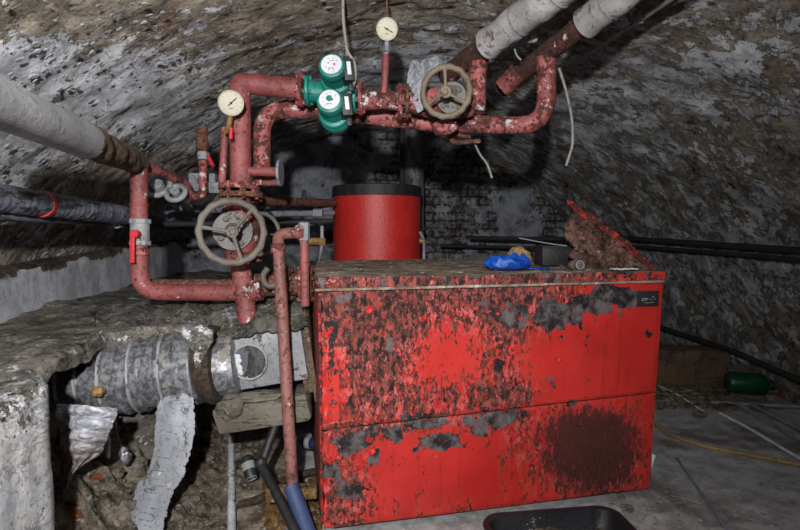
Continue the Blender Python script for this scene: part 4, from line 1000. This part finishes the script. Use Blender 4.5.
# ================================================================== CLOTH under the duct, white buttress, rubble
cl = MB()
def cloth(u, v):
    wr = 57*(1-.28*ss(0, .55, v)-.56*ss(.5, 1, v))
    px = 59+5*v+wr*u; py = 404+90*v-(16*u*ss(.3, 1, v))+5*u*(1-v)
    top = 1-ss(.45, .7, v)
    tt = 1.62+.05*v-.07*math.sin(u*PI)*(.4+.6*top)+top*.012*math.sin(v*42+u*3+2*math.sin(u*4))+(1-top)*.010*math.sin(u*24+v*2)
    p = P(px, py, tt); return p+FW*fbm(p, 14, 5)*.018
cl.surf(cloth, 70, 120)
tag(obj('dust_sheet', cl, M['cloth'], attrs={'stain': lambda p: ss(.62, .42, p.z)*.9 if p.z < .62 else 0}, solid=.006), 'gathered grey cloth bundle tucked under the foil duct by the white ledge', 'cloth')
b = MB(); b.surf(lambda u, v: P(104+7*u+4*v-6*v*u, 412+46*v, 1.85+.02*math.sin(u*3+v*4)), 8, 30)
tag(obj('cloth_strip', b, M['cloth'], attrs={'stain': lambda p: 0.}, solid=.008), 'narrow grey cloth strip hanging beside the gathered bundle', 'cloth')
b = MB(); b.blob(P(125, 456, 1.95), (.022, .02, .034), 4, .35, 3); tag(obj('foil_scrap', b, M['foil']), 'crumpled silver foil scrap hanging on a string under the duct', 'foil')
b = MB(); b.tube([P(115, 412, 1.93), P(117, 435, 1.94), P(123, 450, 1.95)], .003, 6, .03); tag(obj('string', b, M['cable']), 'thin string holding the foil scrap under the duct', 'string')
b = MB(); b.blob(P(98, 392, 1.87), (.022, .02, .02), 6, .3, 3); tag(obj('foam_blob', b, M['brass']), 'small yellowish foam blob where the ledge meets the foil duct', 'foam')
# white buttress
b = MB(); pl = [(168, 396), (193, 396), (193, 430), (190, 452), (182, 474), (172, 492), (164, 512), (158, 545), (120, 545), (132, 520), (144, 500), (149, 479), (153, 484), (158, 470), (163, 448), (166, 424)]
sb = sheet_from_outline(pl, lambda x, y: 2.0-.0012*(y-400)+.0016*abs(x-(185-.3*(y-400))), .8, .005, 7)
tag(obj('white_buttress', sb, M['buttress'], attrs={'paint': lambda p: .82, 'darken': lambda p: 0.}, solid=.10), 'leaning whitewashed masonry support under the foil duct', 'support')
# rubble bank
rb = MB()
def bank(u, v):
    x = -1.25+.85*u; y = 1.3+1.6*v
    h = .50*(1-ss(-1.15, -.50, x))*ss(1.25, 1.9, y)+.05
    h = h*(1+.25*fbm((x, y, 0), 4, 5))+.05*fbm((x, y, 3), 10, 5)
    return Vector((x, y, max(-.03, h-.05)))
rb.surf(bank, 110, 150)
tag(obj('rubble_bank', rb, M['rubble']), 'bank of dark earth and mortar rubble under the duct', 'rubble', kind='stuff')
def on_bank(px, py):
    d = ray(px, py)
    for k in range(100, 400):
        p = CAM+d*(k*.01)
        x, y = p.x, p.y; h = 0
        if -1.25 < x < -.4 and 1.3 < y < 2.9:
            h = .50*(1-ss(-1.15, -.50, x))*ss(1.25, 1.9, y)+.05; h = h*(1+.25*fbm((x, y, 0), 4, 5))+.05*fbm((x, y, 3), 10, 5)-.05
        if p.z <= h: return p
    return p
random.seed(12)
stones = [(88, 474, .018, 'stone', 'small yellowish stone just under the cloth bundle'), (97, 478, .017, 'brickbit', 'small orange brick chip under the cloth bundle'), (150, 412, .05, 'brickbit', 'reddish broken brick in the bank under the foil duct'),
          (115, 474, .022, 'stone', 'grey stone right of the orange brick chip'), (70, 497, .022, 'stone', 'pale stone at the foot of the white ledge front'), (137, 464, .028, 'stone', 'pale jagged stone left of the white support'),
          (74, 515, .018, 'brickbit', 'orange brick chip beside the white ledge front near the bottom'), (128, 506, .025, 'stone', 'grey stone touching the foot of the white support'), (112, 427+3, .03, 'stone', 'dark stone in the gap behind the hanging cloth strip'),
          (208, 459, .02, 'stone', 'flat grey stone on the floor right of the white support'), (190, 503, .03, 'stone', 'pale flat mortar piece between white support and white rod'), (205, 488, .016, 'stone', 'little mortar crumb left of the white rod')]
for i, (px, py, r, mt, lb) in enumerate(stones):
    p = on_bank(px, py); b = MB(); b.blob(p+Vector((0, 0, r*.2)), (r*1.3, r, r*.7), i+20, .45, 3, .8); tag(obj('brick_chip' if mt == 'brickbit' else 'stone', b, M[mt]), lb, 'brick' if mt == 'brickbit' else 'stone', 'rubble lumps under the duct')
b = MB()
for k in range(420):
    px, py = random.uniform(60, 320), random.uniform(430, 545); p = on_bank(px, py); r = random.uniform(.003, .011)
    b.blob(p, (r*1.3, r, r*.6), k, .4, 1)
tag(obj('gravel', b, M['stone']), 'fine gravel and mortar crumbs over the earthy floor at left', 'gravel', kind='stuff')
b = MB()
for k in range(330):
    px, py = random.uniform(640, 800), random.uniform(395, 540); p = G(px, py, .002); r = random.uniform(.003, .012)
    a = random.uniform(0, 6); c_, s_ = math.cos(a), math.sin(a)
    b.add([p+Vector((c_*r, s_*r, .002)), p+Vector((-s_*r*.6, c_*r*.6, .003)), p+Vector((-c_*r, -s_*r, .002)), p+Vector((s_*r*.7, -c_*r*.5, .001))], [[0, 1, 2, 3]])
for k in range(120):
    px, py = random.uniform(560, 700), random.uniform(490, 535); p = G(px, py, .002); r = random.uniform(.004, .016); a = random.uniform(0, 6); c_, s_ = math.cos(a), math.sin(a)
    b.add([p+Vector((c_*r, s_*r, .002)), p+Vector((-s_*r*.6, c_*r*.6, .003)), p+Vector((-c_*r, -s_*r, .002)), p+Vector((s_*r*.7, -c_*r*.5, .001))], [[0, 1, 2, 3]])
tag(obj('paint_chips', b, M['oldins'], solid=.001), 'white paint chips scattered over the concrete floor at right', 'paint chips', kind='stuff')
# ================================================================== FLOOR THINGS LEFT
b = MB(); b.tube([G(231, 425, .01), G(232, 560, .015)], .0165, 16, 0, .02, .0012)
tag(obj('white_rod', b, M['whitestick']), 'long straight dirty white rod lying on the floor left of the can', 'rod')
bp = thing('bent_bar', 'dark bent bar with an elbow, lying on the floor left of the hooked pipe', 'bar', G(262, 466, .03))
b = MB(); b.tube([P(276, 424, 2.15), P(262, 462, 2.08)], .018, 16, 0, .01, .001); obj('upper_arm', b, M['black'], bp)
b = MB(); b.tube([P(260, 463, 2.07), P(280, 500, 1.95), P(302, 545, 1.82)], .020, 16, .02, .01, .001); obj('lower_arm', b, M['black'], bp)
b = MB(); b.blob(P(261, 463, 2.065), (.026, .024, .026), 3, .12, 3); obj('elbow', b, M['black'], bp)
b = MB(); b.tube([G(290, 500, .02), G(286, 540, .02)], .010, 10); obj('stay', b, M['greypipe'], bp)
def can(c, d, r, h, mt, label):
    t = thing('drink_can', label, 'can', c)
    b = MB(); b.frame(c, d); b.lathe([(0, 0), (r*.75, 0), (r*.8, .003), (r, .010), (r, h-.014), (r*.82, h-.002), (r*.80, h-.002), (0, h-.002)], 36); obj('body', b, M[mt], t)
    b = MB(); b.frame(c, d); b.lathe([(r*.83, h-.003), (r*.84, h+.001), (r*.78, h+.001), (r*.74, h-.004), (0, h-.004)], 36); to = obj('can_top', b, M['silver'], t, label='silver can top')
    b = MB(); b.frame(c, d); b.M = b.M @ Matrix.Translation((.003, 0, h-.002)); b.torus(r*.28, .0018, 16, 6); obj('ring_pull', b, M['silver'], to)
    b = MB(); b.frame(c, d); b.lathe([(r+.0004, h*.3), (r+.0006, h*.32), (r+.0006, h*.62), (r+.0004, h*.64)], 36); obj('stripe', b, M['greyink'], t)
M['cangreen'] = painted('dark_green_can', (30, 50, 36), (24, 40, 30), .2, rough=.35)
M['canblue'] = painted('dark_blue_can', (34, 48, 88), (26, 36, 66), .2, rough=.35)
c0 = P(246, 457, 2.33); can(c0, (RT*.42-UP*.72-FW*.55).normalized(), .030, .105, 'cangreen', 'crushed dark green drink can on the earthy floor beside the bent bar')
c0 = G(303, 442, .10); can(c0, (RT*.8-FW*.5+UP*.1).normalized(), .030, .10, 'canblue', 'dark blue drink can lying against the boiler side behind the hooked pipe')
b = MB(); b.tube([G(237, 505, .015), G(262, 499, .03), G(285, 478, .05), G(320, 470, .06)], .016, 14, .1, .01, .003)
tag(obj('buried_pipe', b, M['orange']), 'rusty pipe curving out of the dirt behind the bent bar', 'pipe')
b = MB()
b.surf(lambda u, v: G(262+60*u, 478+62*v, 0)+Vector((0, 0, .005+.05*math.sin(v*PI)*math.sin(u*PI)+.03*fbm((u*2, v*2, 0), 3, 5))), 50, 24)
M['ochre'] = dirtmat('ochre_waste', (74, 56, 38), (150, 118, 74), 18)
tag(obj('ochre_debris', b, M['ochre']), 'mound of ochre brown debris between the hooked pipe and the boiler', 'debris', kind='stuff')
b = MB(); b.box(bl(-.12, .10, .14), (.20, .06, .05), .01); b.v = [v+Vector((0, 0, .01*fbm(v, 12, 4))) for v in b.v]
tag(obj('fibre_block', b, M['ochre']), 'yellowish fibre strip beside the boiler near the floor', 'fibre')
# ================================================================== TRAY in front
ty = thing('black_tray', 'shallow black rubber tray full of dirt in front of the boiler', 'tray', G(555, 540, 0))
trc = [G(484, 518, .0), G(615, 505, .0)]
o0 = G(480, 514, .1); ex = (G(608, 504, .1)-o0); o0.z = 0; ex.z = 0; ey = Vector((0, 0, 1)).cross(ex).normalized()*-.5
exn = ex.normalized(); eyn = ey.normalized(); W_, D_ = ex.length*1.0, .42
def rr_(w, d, r, z, n=10):
    out = []
    for (cx, cy, a0) in [(w/2-r, d/2-r, 0), (-w/2+r, d/2-r, PI/2), (-w/2+r, -d/2+r, PI), (w/2-r, -d/2+r, 3*PI/2)]:
        for k in range(n): a = a0+PI/2*k/(n-1); out.append((cx+r*math.cos(a), cy+r*math.sin(a), z))
    return out
cen = o0+ex*.5+eyn*(D_/2+.01); 
b = MB(); b.M = Matrix(((exn.x, -eyn.x, 0, cen.x), (exn.y, -eyn.y, 0, cen.y), (0, 0, 1, 0), (0, 0, 0, 1)))
rings = [rr_(W_-.06, D_-.06, .06, .004), rr_(W_-.02, D_-.02, .07, .03), rr_(W_, D_, .075, .085), rr_(W_+.02, D_+.02, .08, .094), rr_(W_+.012, D_+.012, .08, .104), rr_(W_-.03, D_-.03, .06, .100), rr_(W_-.055, D_-.055, .05, .03), rr_(W_-.075, D_-.075, .05, .014)]
n_ = len(rings[0]); vv = [p_ for r_ in rings for p_ in r_]; ff = [[i*n_+k, i*n_+(k+1) % n_, (i+1)*n_+(k+1) % n_, (i+1)*n_+k] for i in range(len(rings)-1) for k in range(n_)]
ff += [list(range(n_))[::-1], [(len(rings)-1)*n_+k for k in range(n_)]]
b.add(vv, ff); b.v = [v+Vector((0, 0, .006*fbm(v, 6, 3))) for v in b.v]; obj('shell', b, M['rubber'], ty)
b = MB()
for k in range(150):
    q = cen+exn*random.uniform(-.5, .5)*(W_-.14)+eyn*random.uniform(-.5, .5)*(D_-.14)+Vector((0, 0, random.uniform(.02, .06))); r = random.uniform(.008, .035); b.blob(q, (r, r*.8, r*.6), k, .5, 2)
tag(obj('tray_dirt', b, M['rubble']), 'dark wet rubble lying inside the black tray', 'rubble', kind='stuff')
# ================================================================== RIGHT SIDE
for i, (pts, r, lb) in enumerate([
    ([Vh(585, 236, .06), Vh(636, 239, .06), Vh(720, 245, .06), Vh(900, 258, .06)], .022, 'upper dark pipe of the pair along the right vault side'),
    ([Vh(590, 243, .06), Vh(640, 247, .06), Vh(720, 253, .06), Vh(900, 269, .06)], .016, 'lower dark pipe of the pair along the right vault side'),
    ([Vh(600, 308, .06), Vh(650, 324, .06), Vh(735, 352, .06), Vh(810, 385, .06), Vh(860, 410, .06)], .022, 'low sloping dark pipe on the right wall above the boxes')]):
    b = MB(); b.tube(pts, r, 14, 0, .05, .002); tag(obj('wall_pipe', b, M['darkpipe']), lb, 'pipe', 'dark pipes on the right wall')
b = MB(); b.tube([P(470, 238, 5.1), P(650, 240, 4.9)], .022, 12, 0, .1); tag(obj('wall_pipe', b, M['darkpipe']), 'dark pipe along the back wall behind the boiler top', 'pipe')
b = MB(); b.tube([P(440, 246, 5.15), P(640, 249, 4.95)], .016, 12, 0, .1); tag(obj('wall_pipe', b, M['darkpipe']), 'thinner lower dark pipe along the back wall behind the boiler top', 'pipe')
# board box
q0 = G(655, 387, 0); q1 = G(727, 388, 0); cx_ = (q0+q1)/2; e = (q1-q0); az = math.atan2(e.y, e.x)
bb = thing('wooden_crate', 'brown board crate on the floor at right behind the boiler', 'crate', (cx_.x, cx_.y, 0), az)
b = MB(); b.box((0, .08, .135), (e.length, .16, .27), .004); obj('body', b, M['boxwood'], bb, local=True)
b = MB(); b.box((-.03, .08, .278), (e.length-.10, .18, .014), .002); obj('lid', b, M['boxwood'], bb, local=True)
b = MB(); b.box((0, -.006, .05), (e.length, .012, .05), .002); obj('plank', b, M['boxwood'], bb, local=True)
# green container
q = G(748, 395, 0); gc_ = thing('green_canister', 'dark green canister lying on the floor at the right wall', 'canister', q)
dd = (RT-FW*.30); dd.z = 0; dd.normalize(); b = MB(); b.frame(q+Vector((0, 0, .085))-dd*.12, dd); b.lathe([(0, -.02), (.06, -.02), (.072, -.008), (.075, .01), (.075, .20), (.065, .225), (.03, .24), (.03, .26), (0, .26)], 32); obj('body', b, M['greenglass'], gc_)
b = MB(); b.frame(q+Vector((0, 0, .085))+dd*.135, dd); b.disc(.034, 0, .025, 20); obj('cap', b, M['black'], gc_)
def rod(pts, r, mat, name, label, cat, z=.012, bend=.05):
    b = MB(); b.tube([G(x, y, z) for x, y in pts], r, 10, bend, .04); tag(obj(name, b, M[mat]), label, cat)
rod([(655, 384), (680, 396), (703, 411)], .006, 'whitestick', 'white_strip', 'thin white strip on the floor just below the brown crate', 'strip')
rod([(707, 402), (760, 405), (830, 408)], .012, 'greypipe', 'metal_rail', 'grey rail lying level on the floor in front of the green canister', 'rail')
rod([(720, 413), (752, 430), (775, 444), (812, 466)], .009, 'whitestick', 'white_strip', 'long white strip slanting over the floor at right, above the ochre hose', 'strip')
rod([(737, 404), (815, 449)], .014, 'greypipe', 'metal_rail', 'left of two grey rails slanting out of the picture at right', 'rail')
rod([(750, 404), (820, 440)], .014, 'greypipe', 'metal_rail', 'right of two grey rails slanting out of the picture at right', 'rail', .02)
rod([(655, 424), (672, 436), (705, 447), (745, 454), (800, 465), (840, 472)], .011, 'yellowhose', 'ochre_hose', 'flat ochre hose snaking across the floor at right', 'hose', .01, .2)
rod([(677, 458), (702, 494), (728, 531), (740, 548)], .006, 'lavender', 'thin_rod', 'thin bluish rod lying on the concrete, pointing at the bottom edge', 'rod')
b = MB(); q = G(771, 405, .0); b.box(q+Vector((0, 0, .035)), (.06, .04, .07), .004); tag(obj('small_block', b, M['stone']), 'small pale block on the grey rail at right', 'block')
b = MB(); q = bl(BW+.03, .10, 0); b.box(q+Vector((.015, 0, .09)), (.02, .10, .14), .004, Matrix.Rotation(.3, 3, 'Y')); tag(obj('white_tile', b, M['white']), 'white tile fragment leaning by the lower right boiler edge', 'tile')
b = MB()
for k in range(170):
    px, py = random.uniform(655, 800), random.uniform(388, 408); p = G(px, py, .005)
    if p.x > 2.88: continue
    r = random.uniform(.008, .03); b.blob(p, (r*1.5, r, r*.6), k, .5, 2)
tag(obj('wall_rubble', b, M['rubble']), 'dark rubble strewn along the foot of the right wall', 'rubble', kind='stuff')
rod([(662, 381), (700, 388), (790, 396)], .014, 'boxwood', 'timber_batten', 'brown timber batten lying in front of the crate', 'batten', .02)
for i, (px, py, r, lb) in enumerate([(627, 508, .02, 'round rusty lump on the floor just right of the black tray'), (621, 496, .016, 'small stone under the bottom edge of the boiler at right'), (700, 415, .03, 'pale flat stone on the floor below the brown crate')]):
    b = MB(); b.blob(G(px, py, r*.5), (r*1.3, r, r*.7), i+50, .4, 3); tag(obj('stone', b, M['stone']), lb, 'stone')
